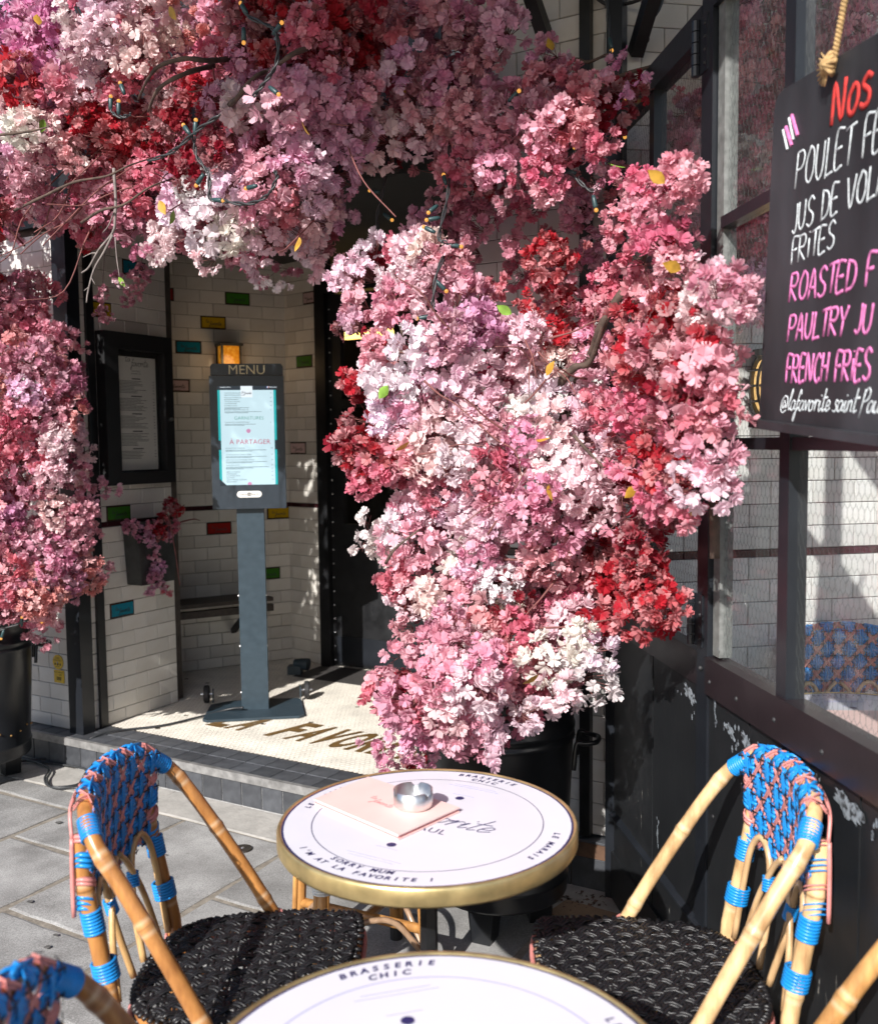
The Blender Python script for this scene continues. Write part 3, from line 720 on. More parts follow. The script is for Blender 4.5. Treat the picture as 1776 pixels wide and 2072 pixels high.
for a in ((1395,1405,.048,.020,-.35,1),(1477,1480,.030,.016,-.5,2),(1510,1502,.032,.018,-.4,3),(1655,1605,.060,.020,-.25,4),(1715,1635,.060,.022,-.15,5),(1446,1425,.006,.03,.0,6),(1590,1560,.04,.014,-.2,7),(1330,1690,.006,.03,0,8)): chip(*a)
# ------------------------------------------------------------------ unseen awning added over the terrace to shade the blossom, and its struts
aw = thing('added_shade_awning', 'unseen black fabric awning added to shade the blossom canopy, with steel struts', 'awning', UV(.2,.1,3.3))
am = MB(); am.add([UV(-1.06,.12,3.46),UV(2.2,.12,3.46),UV(2.2,-1.85,3.30),UV(-1.06,-1.85,3.30), UV(-1.06,.12,3.475),UV(2.2,.12,3.475),UV(2.2,-1.85,3.315),UV(-1.06,-1.85,3.315)], [(3,2,1,0),(4,5,6,7),(0,1,5,4),(1,2,6,5),(2,3,7,6),(3,0,4,7)])
cl = am.build('cloth', MT['awning'], aw)
lbox(MB(), -1.06, 2.2, -1.87, -1.85, 3.14, 3.315).build('valance', MT['awning'], cl)
p0 = onp(1108, 88, UV(0,.03), UV(1,.03))
MB().beam(p0, p0-EV*.95+V((0,0,.72)), .04, .045).build('strut', MT['black'], aw)
p1 = onp(1285, 108, V((KX,KY,0)), V((KX,KY,0))+W2D)
MB().beam(p1, p1+V((W2D.y,-W2D.x,0))*.9+V((0,0,.78)), .04, .045).build('strut', MT['black'], aw)
cb = MB(); cb.tube(catmull([onp(x,y,UV(0,.0),UV(1,.0)) for x,y in ((1190,-20),(1230,8),(1290,0),(1340,-40))],5), .006, 6)
cb.tube(catmull([onp(x,y,V((KX,KY-.03,0)),V((KX,KY-.03,0))+W2D) for x,y in ((1345,-30),(1330,20),(1300,55),(1292,75),(1312,80))],5), .008, 6)
o = cb.build('wall_cable', MT['cable']); tag(o, 'black cable looped over the tiled pier above the partition', 'cable')
X3, Y3, Z3 = V((1,0,0)), V((0,1,0)), V((0,0,1))
# ------------------------------------------------------------------ framed menu case on the side wall
def IW(v, z, off=0.0): return UV(-2.672+off, v, z)          # a point on (or before) the side wall
t = thing('menu_case', 'black framed glazed menu case hanging on the tiled side wall', 'menu case', IW(.51,1.31))
v0, v1, z0, z1 = .265, .705, 1.315, 2.055; a0, a1, b0, b1 = .350, .652, 1.375, 1.975
def ibox(v0, v1, z0, z1, o0, o1): return MB().box(IW((v0+v1)/2,(z0+z1)/2,(o0+o1)/2), (v1-v0, o1-o0, z1-z0), EV, EU)
f = ibox(v0,a0,z0,z1,.002,.062); f.box(IW((a1+v1)/2,(z0+z1)/2,.032), (v1-a1,.06,z1-z0), EV, EU)
f.box(IW((a0+a1)/2,(z0+b0)/2,.032), (a1-a0,.06,b0-z0), EV, EU); f.box(IW((a0+a1)/2,(b1+z1)/2,.032), (a1-a0,.06,z1-b1), EV, EU)
f.build('frame', MT['blackmatt'], t)
ibox(a0,a1,b0,b1,.002,.012).build('back_panel', MT['blackmatt'], t)
pp = ibox(.370,.632,1.385,1.945,.0125,.0155).build('menu_sheet', MT['paper'], t)
tx = MB(); signature(tx, IW(.435,1.90,.0162), EV, Z3, .15, .0013)
put_text(tx, 'SAINT-PAUL', .011, IW(.501,1.872,.0162), EV, Z3, align='CENTER'); put_text(tx, 'BRASSERIE CHIC', .009, IW(.501,1.860,.0162), EV, Z3, align='CENTER')
r_ = random.Random(3); z = 1.838
for sec in range(5):
    tx.box(IW(.501, z, .0158), (.05+.02*r_.random(), .0006, .006), EV, EU); z -= .012
    for L in range(9 if sec < 4 else 6):
        if z < 1.40: break
        w_ = r_.uniform(.10,.2); tx.box(IW(.382+w_/2, z, .0158), (w_, .0006, .0026), EV, EU)
        if L % 2 == 0: tx.box(IW(.615, z, .0158), (.010, .0006, .0030), EV, EU)
        z -= .0072
    z -= .010
stuff(tx.build('printing', MT['inkgrey'], pp))
ibox(a0-.004,a1+.004,b0-.004,b1+.004,.046,.049).build('glass_front', MT['caseglass'], t)
MB().lathe([(.0,.0),(.010,.0),(.010,.008),(.007,.012),(.0,.012)], (0,0,0), 12)
kn = MB().tube([IW(.682,1.64,.062), IW(.682,1.64,.072)], .010, 12); kn.build('lock', MT['steel'], t)
# ------------------------------------------------------------------ digital menu stand
ko = lthing('menu_stand', 'slate grey digital menu stand with a lit screen headed MENU', 'menu stand', (-.955,4.84,ZF), R(7.8))
MB().prism([(-.225,-.19),(.225,-.19),(.25,-.165),(.23,.13),(.205,.15),(.02,.165),(-.15,.15),(-.235,.10),(-.25,-.165)], .001, .013).build('base_plate', MT['kiosk'], ko)
MB().box((0,.0,.55), (.135,.075,1.074)).build('column', MT['kiosk'], ko)
bl = MB()
for z in (.1,.34,.6):
    for s in (-1,1): bl.ball((s*.0685,-.02,z), .006, 8, 4)
bl.build('bolt', MT['steel'], ko)
hd = MB().box((0,-.035,1.375), (.362,.07,.66)).build('head', MT['kioskhead'], ko)
MB().prism([(-.178,1.711),(.178,1.711),(.178,1.755),(.168,1.768),(-.168,1.768),(-.178,1.755)], -.032, .03, X3, Z3, Y3).build('header', MT['kioskhead'], ko)
tx = MB(); put_text(tx, 'MENU', .066, V((0,-.0325,1.716)), X3, Z3, align='CENTER', spacing=1.02); tx.build('lettering', MT['creamink'], ko)
sx0, sx1, sz0, sz1 = -.142, .142, 1.165, 1.655; fy = -.0708
def kb(x0, x1, z0, z1, d): return MB().box(((x0+x1)/2, fy-d/2, (z0+z1)/2), (x1-x0, d, z1-z0))
sn = kb(sx0, sx1, sz0, sz1, .0012).build('screen', MT['screenteal'], ko)
kb(sx0+.012, sx1-.012, sz0+.0003, sz1-.0003, .0016).build('page', MT['screen'], sn)
kb(sx0, sx1, sz1-.020, sz1, .0020).build('top_bar', MT['screendark'], sn)
kb(-.030, .028, sz1-.056, sz1-.0005, .0024).build('logo_card', MT['screenwhite'], sn)
for s in (-1,1): kb(s*.137-.0055, s*.137+.0055, sz0+.175, sz0+.222, .0024).build('side_tab', MT['screendark'], sn)
MB().prism([(sx0,sz0),(sx0+.032,sz0),(sx0,sz0+.032)], -.0024, -.0004, X3, Z3, Y3, V((0,fy,0))).build('home_corner', MT['screendark'], sn)
yF = fy-.0026
lg = MB(); signature(lg, V((-.023,yF,sz1-.040)), X3, Z3, .046, .0007); lg.build('logo', MT['inkgrey'], sn)
tb = MB(); put_text(tb, 'NAVIGATION', .0085, V((sx0+.012,yF,sz1-.009)), X3, Z3); put_text(tb, 'FRANÇAIS', .0085, V((sx1-.034,yF,sz1-.009)), X3, Z3); tb.build('bar_text', MT['screenwhite'], sn)
fg = MB().box((sx1-.044,yF-.0002,sz1-.006), (.0042,.0004,.0085)).build('flag', emis('flag_blue',(.02,.08,.5),.4), sn)
MB().box((sx1-.0397,yF-.0002,sz1-.006), (.0042,.0004,.0085)).build('flag', MT['screenwhite'], sn); MB().box((sx1-.0354,yF-.0002,sz1-.006), (.0042,.0004,.0085)).build('flag', emis('flag_red',(.6,.02,.03),.4), sn)
def T(mat, s, size, x, z, nm='screen_text', **k):
    m_ = MB(); put_text(m_, s, size, V((x,yF,z)), X3, Z3, **k); m_.build(nm, MT[mat], sn)
T('scrteal', 'GARNITURES', .0235, .008, sz1-.166, align='CENTER', spacing=1.05); T('scrpink', 'À PARTAGER', .033, .010, sz0+.203, align='CENTER', spacing=1.05)
for x, z, r__ in ((.004,sz0+.268,.0105),(.004,sz0+.004,.010)):
    MB().prism([(x+r__*math.cos(a)*(1+.08*math.sin(3*a)), z+max(r__*math.sin(a), -.004 if z < sz0+.1 else -1)) for a in [i*math.pi/9 for i in range(18)]], yF-.0006, yF-.0001, X3, Z3, Y3).build('dot', MT['scrdot'], sn)
lt = MB(); xl = sx0+.032; xr = sx1-.030
items = [(.038,'TARTARE DE SAUMON',19,.10),(.060,'CROQUE-MONSIEUR',17,.07),(.080,'CROQUE-MADAME',18,.06),(.100,'FLAMBOYANTE',19,.12),(.120,'BURGER CHEDDAR & BACON',21,.18),
         (.182,'GARNITURE SUPPLEMENTAIRE',6,.15),(.310,'LA PLANCHE COQUINE',28,.2),(.342,'LA PLANCHE DE CHARCUTERIE',24,.2),(.368,'SELECTION DE FROMAGES AFFINES',24,.2),(.394,'PLANCHE MIXTE',26,.21),(.413,'MOZZARELLA STICKS',12,0),(.428,'NEMS DE POULET',14,.05),(.447,'CALAMARS FRITS',14,.04),(.467,'CREVETTES EN TEMPURA',14,.05)]
for dz, s, pr, ln in items:
    put_text(lt, s, .0088, V((xl,yF,sz1-dz)), X3, Z3); put_text(lt, str(pr), .0088, V((xr,yF,sz1-dz)), X3, Z3)
    if ln:
        lt.box((xl+ln/2,yF-.0002,sz1-dz-.0068), (ln,.0004,.0020))
        if ln > .11: lt.box((xl+ln*.32,yF-.0002,sz1-dz-.0118), (ln*.64,.0004,.0020))
stuff(lt.build('small_print', MT['scrgrey'], sn))
pts = [(-.045+.016*math.cos(a), 1.118+.016*math.sin(a)) for a in [math.pi/2+i*math.pi/8 for i in range(9)]]+[(.045+.016*math.cos(a), 1.118+.016*math.sin(a)) for a in [-math.pi/2+i*math.pi/8 for i in range(9)]]
bd = MB().prism(pts, fy-.002, fy, X3, Z3, Y3).build('badge', MT['paper'], ko)
tx = MB(); put_text(tx, 'menu', .017, V((-.048,fy-.0022,1.113)), X3, Z3); put_text(tx, 'line.fr', .017, V((.008,fy-.0022,1.113)), X3, Z3); tx.box((-.001,fy-.0025,1.118), (.016,.0006,.017)); tx.build('badge_text', MT['inkgrey'], bd)
tx = MB(); put_text(tx, 'on', .014, V((-.008,fy-.0030,1.114)), X3, Z3); tx.build('badge_text', MT['paper'], bd)
for s in (-1,1):
    wl = MB(); 
    wl.tube([(s*.262-.014,.165,.052),(s*.262-.010,.165,.052)], [.040,.046], 20); wl.tube([(s*.262-.010,.165,.052),(s*.262+.010,.165,.052)], .0465, 20); wl.tube([(s*.262+.010,.165,.052),(s*.262+.014,.165,.052)], [.046,.040], 20)
    wh = wl.build('wheel', MT['rubber'], ko)
    MB().tube([(s*.262-.03,.165,.052),(s*.262+.03,.165,.052)], .006, 8).build('axle', MT['steel'], wh)
    MB().box((s*.228,.152,.045), (.006,.03,.07)).build('wheel_bracket', MT['kiosk'], ko)
# cable of the stand
pts = [atz(x,y,z) for x,y,z in ((492,1432,.175),(470,1434,.165),(440,1441,.152),(395,1453,ZF+.008),(330,1468,ZF+.007),(262,1476,ZF+.007),(215,1482,ZF+.012),(180,1496,.135),(150,1511,.09),(120,1527,.035),(85,1536,.012),(40,1541,.010),(-20,1545,.01))]
cbm = MB().tube(catmull(pts,6), .0055, 7)
for dx in (0, 5):
    cbm.tube(catmull([atz(x+dx,y+dx*.5,.009+dx*.0008) for x,y in ((40,1533),(75,1542),(98,1556),(90,1575),(97,1590),(125,1592),(160,1586),(178,1570),(165,1553),(125,1546),(80,1540),(50,1536))],5), .0045, 6)
o = cbm.build('power_cable', MT['cable'], smooth=True); tag(o, 'black power cable trailing from the menu stand over the step', 'cable')
# ------------------------------------------------------------------ wall lamp, bench, box planter, plates, door stop
q0 = onp(432,697,B1,C1); q1 = onp(482,745,B1,C1); BN = V((BD.y,-BD.x,0))
lc = (q0+q1)/2; lc.z = 2.0
lp = thing('wall_lamp', 'old amber glass wall lamp glowing behind the menu stand', 'lamp', V((lc.x,lc.y,1.88)))
w_, h_ = .11, .20
ft = MB()
for s in (-1,1):
    for d_ in (.02,.10): ft.box(lc+BD*(s*w_/2)+BN*d_, (.012,.012,h_), BD, BN)
for z in (-1,1):
    ft.box(lc+BN*.06+V((0,0,z*h_/2)), (w_+.03,.12,.014), BD, BN)
ft.box(lc+BN*.005, (w_+.02,.008,h_+.02), BD, BN)
ft.build('frame', MT['zincgrey'], lp)
MB().box(lc+BN*.103, (w_-.014,.004,h_-.016), BD, BN).build('front_pane', MT['amber'], lp)
for s in (-1,1): MB().box(lc+BD*(s*w_/2)+BN*.06, (.004,.066,h_-.016), BD, BN).build('side_pane', MT['amber'], lp)
pld = bpy.data.lights.new('lamp_glow','POINT'); pld.energy = .35; pld.color = (1,.66,.34); pld.shadow_soft_size = .05
plo = bpy.data.objects.new('lamp_glow', pld); col.objects.link(plo); plo.parent = lp; plo.location = INV[lp.name] @ (lc+BN*.20)
bn = thing('slatted_bench', 'dark slatted wooden bench against the back wall of the entrance', 'bench', B1+BN*.2)
for i in range(6):
    c = B1+BD*.02+BN*(.04+i*.062); c.z = .575+.004*i
    MB().box(c, (.95,.045,.022), BD, BN).build('slat', MT['woodold'], bn)
MB().box(B1+BN*.36+BD*.02+V((0,0,.545-ZF)), (.95,.03,.04), BD, BN).build('front_rail', MT['woodold'], bn)
for s in (-.38,.36): MB().beam(B1+BD*s+BN*.02+V((0,0,.36-ZF)), B1+BD*s+BN*.34+V((0,0,.54-ZF)), .03, .03).build('bracket', MT['blackmatt'], bn)
bx = thing('box_planter', 'grey metal box planter fixed low on the tiled side wall', 'planter', IW(.54,.8,.1))
bm = MB(); bm.prism([(.390,1.115),(.655,1.115),(.635,.815),(.41,.815)], .004, .105, EV, Z3, EU, UV(-2.672,0,0)-V((0,0,0)))
bm.build('box', MT['zincgrey'], bx)
ibox(.384,.661,1.11,1.122,.003,.110).build('rim', MT['zincgrey'], bx)
tx = MB(); strokes(tx, 'un', SCRIPT, .022, IW(.46,.87,.1065), EV, Z3, .0016); strokes(tx, 'oin', SCRIPT, .022, IW(.53,.878,.1065), EV, Z3, .0016); tx.build('chalk_writing', MT['inkgrey'], bx)
# gas plates
def PW(u, z, off=0.0): return UV(u, PIER_V-.008-off, z)
g1 = lthing('gas_plate', 'round yellow gas connection plate on the tiled pier', 'sign', PW(-2.843,.465,.001), ANG)
MB().prism([(.036*math.cos(a), .036*math.sin(a)) for a in [i*math.pi/14 for i in range(28)]], -.003, 0, X3, Z3, Y3).build('disc', MT['yellow'], g1)
tx = MB(); put_text(tx,'GAZ',.013,V((0,-.0035,.017)),X3,Z3,align='CENTER'); put_text(tx,'BRANCHEMENT',.0085,V((0,-.0035,.007)),X3,Z3,align='CENTER')
for x in (-.018,0,.018): tx.box((x,-.0036,-.010), (.008,.0006,.010))
tx.box((0,-.0036,-.021), (.03,.0006,.0015)); tx.build('lettering', MT['inkblack'], g1)
MB().ball((0,-.004,-.001), .005, 8, 4).build('screw', MT['steel'], g1)
g2 = lthing('gas_plate', 'square yellow gas connection plate under the round one', 'sign', PW(-2.838,.395,.001), ANG)
MB().box((0,-.0015,0), (.070,.003,.062)).build('plate', MT['yellow'], g2)
tx = MB(); put_text(tx,'BRANCHEMENT',.0088,V((0,-.0035,.018)),X3,Z3,align='CENTER'); put_text(tx,'GAZ',.010,V((.012,-.0035,.006)),X3,Z3,align='CENTER')
for x in (-.012,-.004,.004,.012): tx.box((x,-.0036,-.010), (.004,.0006,.012))
for z in (-.017,-.003): tx.box((0,-.0036,z), (.032,.0006,.0015))
tx.build('lettering', MT['inkblack'], g2)
dp = atz(600,1363,ZF+.001)
ds = thing('floor_spotlight', 'small dark grey floor spotlight by the narrow tiled wall', 'spotlight', dp)
MB().prism([(-.05,-.035),(.03,-.035),(.035,.03),(-.045,.03)], 0, .05, X3, Y3, Z3, dp).build('foot', MT['kiosk'], ds)
MB().tube([dp+V((-.01,0,.06)), dp+V((.03,-.01,.062)), dp+V((.055,-.015,.06)), dp+V((.075,-.02,.058))], [.026,.032,.036,.037], 14).build('barrel', MT['kiosk'], ds)
# ------------------------------------------------------------------ planters
def planter(label, loc, rz):
    t = lthing('bucket_planter', label, 'planter', loc, rz)
    MB().lathe([(.19,.125),(.207,.120),(.210,.128),(.210,.168),(.214,.172),(.214,.180),(.209,.184),(.222,.44),(.229,.60),(.235,.606),(.235,.618),(.230,.622),(.231,.632),(.236,.636),(.236,.648),(.231,.652),(.235,.735),(.245,.742),(.245,.752),(.232,.752),(.226,.70)], n=48, cap=False).build('bucket', MT['bin'], t, smooth=True)
    MB().lathe([(.0,.69),(.226,.69)], n=32, cap=False).build('soil', MT['bark'], t)
    MB().lathe([(.0,.13),(.2,.13)], n=32, cap=False).build('bottom', MT['bin'], t)
    for k in range(3):
        a = R(-115+120*k); c = V((.125*math.cos(a), .125*math.sin(a), .065)); d = V((math.cos(a), math.sin(a), 0))
        MB().prism([(-.045,.13),(.045,.13),(.030,0),(-.030,0)], -.035, .035, V((-d.y,d.x,0)), Z3, d, V((c.x,c.y,0))).build('foot', MT['bin'], t)
    for s in (0,1):
        a = R(-12)+math.pi*s; d = V((math.cos(a), math.sin(a), 0)); e = V((-d.y,d.x,0)); o_ = d*.236+V((0,0,.60))
        MB().tube(catmull([o_-e*.075-V((0,0,.075)),o_-e*.06+d*.008,o_-e*.055+d*.03,o_-e*.03+d*.065,o_+e*.03+d*.068,o_+e*.055+d*.03,o_+e*.06+d*.008,o_+e*.075-V((0,0,.075))],5), .0075, 8).build('handle', MT['bin'], t, smooth=True)
    st = MB()
    for k in range(26):
        a = 2*math.pi*k/26; st.ball((.2135*math.cos(a), .2135*math.sin(a), .245+.012*math.sin(k*1.7)), .005, 6, 4)
    st.build('drain_hole', MT['brassfloor'], t)
    return t
RP = V((.178,2.915,0)); LP = V((-2.085,4.245,0))
rp = planter('black bucket planter with a rhinestone heart under the blossom tree', RP, 0)
ht = MB()
hc = math.atan2(-.5,.10)
for k in range(26):
    a = 2*math.pi*k/26; hxx = .016*math.sin(a)**3; hz = (.013*math.cos(a)-.005*math.cos(2*a)-.002*math.cos(3*a)-.001*math.cos(4*a))
    th = R(-78)+hxx/.234; ht.ball((.2345*math.cos(th), .2345*math.sin(th), .672+hz), .0017, 6, 4)
ht.build('heart', MT['rhine'], rp)
lpn = planter('black bucket planter beside the tiled pier and the gas plates', LP, R(40))
# litter at the foot of the plinth
cbd = atz(1190,1855,0)
o = MB().prism([(-.12,-.05),(.12,-.06),(.13,.05),(-.10,.06)], .002, .006, V((.85,-.5,0)).normalized(), V((.5,.85,0)).normalized(), Z3, cbd).build('cardboard_scrap', MT['cardboard']); tag(o, 'flat brown cardboard scrap on the paving beside the right planter', 'cardboard')
lt = MB()
for k in range(60):
    c = atz(rnd.gauss(1165,38), rnd.gauss(1822,12), .004); s_ = rnd.uniform(.004,.014); a = rnd.uniform(0,6.3)
    d = V((math.cos(a),math.sin(a),rnd.uniform(-.3,.4))); e = V((-math.sin(a),math.cos(a),rnd.uniform(-.2,.2)))
    lt.add([c-d*s_, c+e*s_*.6+V((0,0,.004)), c+d*s_, c-e*s_*.6], [(0,1,2,3)])
o = lt.build('fallen_petals', simple('withered_petal', (.11,.07,.055), .9, var=.5, vs=60)); tag(o, 'withered petals and crumbs on the ground beside the right planter', 'litter', kind='stuff')
sv = atz(491,1720,0)
o = lthing('survey_stud', 'small round bronze survey stud set in the paving', 'stud', sv)
MB().lathe([(.0,.0015),(.032,.0015),(.036,.004),(.034,.007),(.010,.008),(.0,.008)], n=24, cap=False).build('disc', simple('dull_bronze',(.10,.085,.07),.45,.8,var=.3,vs=60), o)
MB().ball((0,0,.008), .007, 8, 4, (1,1,.4)).build('centre_pin', MT['steel'], o)
# ------------------------------------------------------------------ tables
def table(label, cx, cy, phi, group=None, fine=True):
    t = lthing('bistro_table', label, 'table', (cx,cy,0), -phi, group)
    top = MB().lathe([(.0,.715),(.292,.715),(.292,.745),(.0,.745)], n=72, cap=False).build('tabletop', MT['table'], t)
    MB().lathe([(.286,.719),(.299,.710),(.302,.715),(.302,.742),(.299,.7475),(.2955,.7475),(.2925,.744)], n=96, cap=False).build('brass_rim', MT['brass'], t, smooth=True)
    MB().lathe([(.2885,.7452),(.2925,.7452)], n=72, cap=False).build('edge_line', MT['ink'], top)
    MB().tube([(0,0,.04),(0,0,.715)], .0185, 6).build('column', MT['black'], t)
    ft = MB()
    for k in range(4):
        a = k*math.pi/2+.6; d = V((math.cos(a),math.sin(a),0)); ft.prism([(0,.075),(.05,.06),(.24,.018),(.25,0),(.21,0),(.03,.025),(0,.03)], -.016, .016, d, Z3, d.cross(Z3))
    ft.build('base', MT['black'], t)
    MB().box((0,0,.706), (.30,.03,.012)).build('top_bracket', MT['black'], t)
    rg = MB().lathe([(.2322,.7453),(.2340,.7453)], n=96, cap=False).build('printed_ring', MT['ink'] if fine else MT['inkpale'], top)
    def arc(s, rad, a0, size, inward=False, sp=1.0):
        ink = MB()
        adv = size*.86*sp/rad
        for i, ch in enumerate(s):
            if ch == ' ':
                ink.build('rim_lettering', MT['ink'], top); ink = MB(); continue
            k = (i-(len(s)-1)/2)*adv
            a = a0+(k if not inward else -k)                # clockwise from the print's top
            out = V((math.sin(a), math.cos(a), 0)); tg = V((math.cos(a), -math.sin(a), 0))
            ex, ey = (tg, out) if not inward else (-tg, -out)
            put_text(ink, ch, size, out*rad+V((0,0,.7455)), ex, ey, eps=.0002, shear=.18, bold=.0006, align='CENTER')
        ink.build('rim_lettering', MT['ink'], top)
    arc('BRASSERIE', .264, 0, .0185, sp=1.02); arc('CHIC', .243, 0, .0185, sp=1.02)
    arc('LE MARAIS', .258, math.pi/2, .0175); arc('LE MARAIS', .258, -math.pi/2, .0175)
    arc('SORRY MUM', .250, math.pi, .0185, True); arc("I'M AT LA FAVORITE !", .272, math.pi, .0185, True)
    cn = MB(); z_ = V((0,0,.7457))
    strokes(cn, 'L', SCRIPT, .030, V((-.165,.02,0))+z_, X3, Y3, .0012, shear=.5); strokes(cn, 'a', SCRIPT, .028, V((-.130,.02,0))+z_, X3, Y3, .0012, shear=.4)
    strokes(cn, 'favorite', SCRIPT, .030, V((-.085,-.005,0))+z_, X3, Y3, .0012, shear=.55, gap=1.02)
    put_text(cn, 'ST-PAUL', .032, V((.0,-.050,0))+z_, X3, Y3, eps=.0002, align='CENTER', spacing=1.1, bold=-.0003)
    cn.build('centre_logo', MT['ink'], top)
    for s in (1,-1):
        MB().lathe([(.0,.7456),(.0095,.7456)], (0,s*.135,0), 18, False).build('printed_badge', MT['ink'], top)
        fp = MB()
        for j, (w2, dy) in enumerate(((.10,.206),(.12,.197),(.05,.152))): fp.box((0,s*dy,.7456), (w2,.0008,.0004))
        stuff(fp.build('fine_print', MT['inkpale'], top))
    return t
T1 = (-.030,1.885); T2 = (-.013,1.083); T3 = (1.16,2.52)
table('round white printed bistro table carrying the pink menu and steel ashtray', *T1, R(30))
table('round white printed bistro table with an empty top between the two tilted chair backs', *T2, R(-15.5), fine=False)
table('round white printed bistro table behind the wired glass', *T3, R(2))
# menu, ashtray
def menu_book(label, corners, z, signed=True):
    c = sum(corners, V((0,0,0)))/4; t = thing('menu_folder', label, 'menu', V((c.x,c.y,z)))
    def lay(k, z0, z1, mat, nm):
        ps = [c+(p-c)*k for p in corners]; m_ = MB(); n = 4
        m_.add([V((p.x,p.y,z0)) for p in ps]+[V((p.x,p.y,z1)) for p in ps], [(3,2,1,0),(4,5,6,7)]+[(i,(i+1)%4,4+(i+1)%4,4+i) for i in range(4)])
        return m_.build(nm, mat, t)
    lay(1.0, z, z+.0025, MT['leather'], 'back_cover'); lay(.975, z+.0026, z+.0045, MT['rose'], 'lining'); lay(.965, z+.0046, z+.0065, MT['paper'], 'page')
    lay(.975, z+.0066, z+.0085, MT['rose'], 'lining'); fc = lay(1.0, z+.0086, z+.0112, MT['leather'], 'front_cover')
    if signed:
        e = (corners[3]-corners[0]); e.z = 0; e.normalize(); f_ = V((-e.y,e.x,0)); s = MB()
        signature(s, c+f_*(.010)+e*(.045)+V((0,0,z+.0114-c.z)), -e, -f_, .075, .0008); s.build('stamp', MT['rose'], fc)
    return t
zm = .7456
menu_book('pale pink menu folder under the ashtray on the open table', [atz(x,y,zm+.011) for x,y in ((806,1690),(930,1634),(745,1572),(635,1617))], zm)
def ashtray(label, c):
    t = lthing('ashtray', label, 'ashtray', c, .4); n = 48; prof = []
    R_ = .0405; H_ = .038
    m_ = MB(); rows = [(.034,0),(.0395,.004),(R_,.012),(R_,H_),(R_-.0016,H_),(R_-.0016,.006),(.0,.005)]
    base = 0
    for i, (r, z) in enumerate(rows):
        for k in range(n):
            a = 2*math.pi*k/n; zz = z
            if i in (3,4):
                q = (k % 16)/16.0
                if abs(q-.5) < .13: zz = H_-.010*(1-abs(q-.5)/.13)
            m_.v.append(V((r*math.cos(a), r*math.sin(a), zz)))
    for i in range(len(rows)-1):
        for k in range(n): m_.f.append((i*n+k, i*n+(k+1)%n, (i+1)*n+(k+1)%n, (i+1)*n+k))
    m_.f.append(tuple(range(n))[::-1]); m_.build('bowl', MT['steel'], t, smooth=True)
    return t
ac = atz(836,1632,zm+.0116); ashtray('round brushed steel ashtray on the pale pink menu', (ac.x,ac.y,zm+.0116))
k3 = [V((T3[0]+x,T3[1]+y,0)) for x,y in ((-.16,-.22),(.12,-.24),(.14,.06),(-.14,.08))]
menu_book('pale pink menu folder on the table behind the wired glass', k3, zm, False)
ashtray('round brushed steel ashtray on the table behind the wired glass', (T3[0]+.09,T3[1]-.03,zm+.0116))
# ------------------------------------------------------------------ rattan chairs
def hoop_pts():
    return catmull([(-.235,.005,.445),(-.228,-.06,.56),(-.215,-.155,.715),(-.200,-.215,.80),(-.150,-.252,.848),(-.075,-.272,.862),(0,-.278,.866),(.075,-.272,.862),(.150,-.252,.848),(.200,-.215,.80),(.215,-.155,.715),(.228,-.06,.56),(.235,.005,.445)],6)
def PS(a, b, off=0.0):                                     # the woven back: a across, b up; past b = 1 it rolls over the hoop
    xc = .164*a; yc = -.278+.0275*a*a; zc = .866-.0210*a*a; zb = .652+.014*a*a
    if b <= 1: return V((xc, (-.272+.022*a*a)*(1-b)+(yc+.0165)*b+.006*(1-b)*0+off, zb+(zc-zb)*b))
    th = (b-1)*.212/.0185; r = .0168+abs(off)*.6
    return V((xc, yc+math.cos(th)*r, zc+math.sin(th)*r))
def bind(mb, c, ax, rad, n=6, th=.0062):
    ax = ax.normalized(); o_ = ax.orthogonal().normalized(); p_ = ax.cross(o_)
    for i in range(n):
        cc = c+ax*((i-(n-1)/2)*th*1.02)
        mb.tube([cc+o_*(rad*math.cos(q*math.pi/8))+p_*(rad*math.sin(q*math.pi/8)) for q in range(16)], th*.52, 6, closed=True)
def seat_outline():
    return catmull([(-.195,.198,0),(0,.212,0),(.195,.198,0),(.226,.14,0),(.218,0,0),(.178,-.135,0),(.105,-.19,0),(0,-.202,0),(-.105,-.19,0),(-.178,-.135,0),(-.218,0,0),(-.226,.14,0)],5,True)
def inside(p, poly):
    c = False; n = len(poly); j = n-1
    for i in range(n):
        a, b = poly[i], poly[j]
        if (a.y > p[1]) != (b.y > p[1]) and p[0] < (b.x-a.x)*(p[1]-a.y)/(b.y-a.y)+a.x: c = not c
        j = i
    return c
def cane(pts, r, nodes):                                    # finer path with slight swellings at the nodes
    out = []; rs = []
    for a, b in zip(pts, pts[1:]):
        m = max(1, int((b-a).length/.006))
        for k in range(m): out.append(a+(b-a)*(k/m))
    out.append(pts[-1])
    for p in out:
        d = min(abs(p.z-z) for z in nodes); rs.append(r*(1+.10*math.exp(-(d/.0045)**2)+.045*math.exp(-(d/.014)**2)))
    ws = []
    for p in out:
        d = min(abs(p.z-z) for z in nodes); ws.append(max(0, 1-d/.024))
    return out, rs, ws
def ctb(pts, r, nodes):
    a, b, c = cane(pts, r, nodes); return MB().ctube(a, b, 12, c)
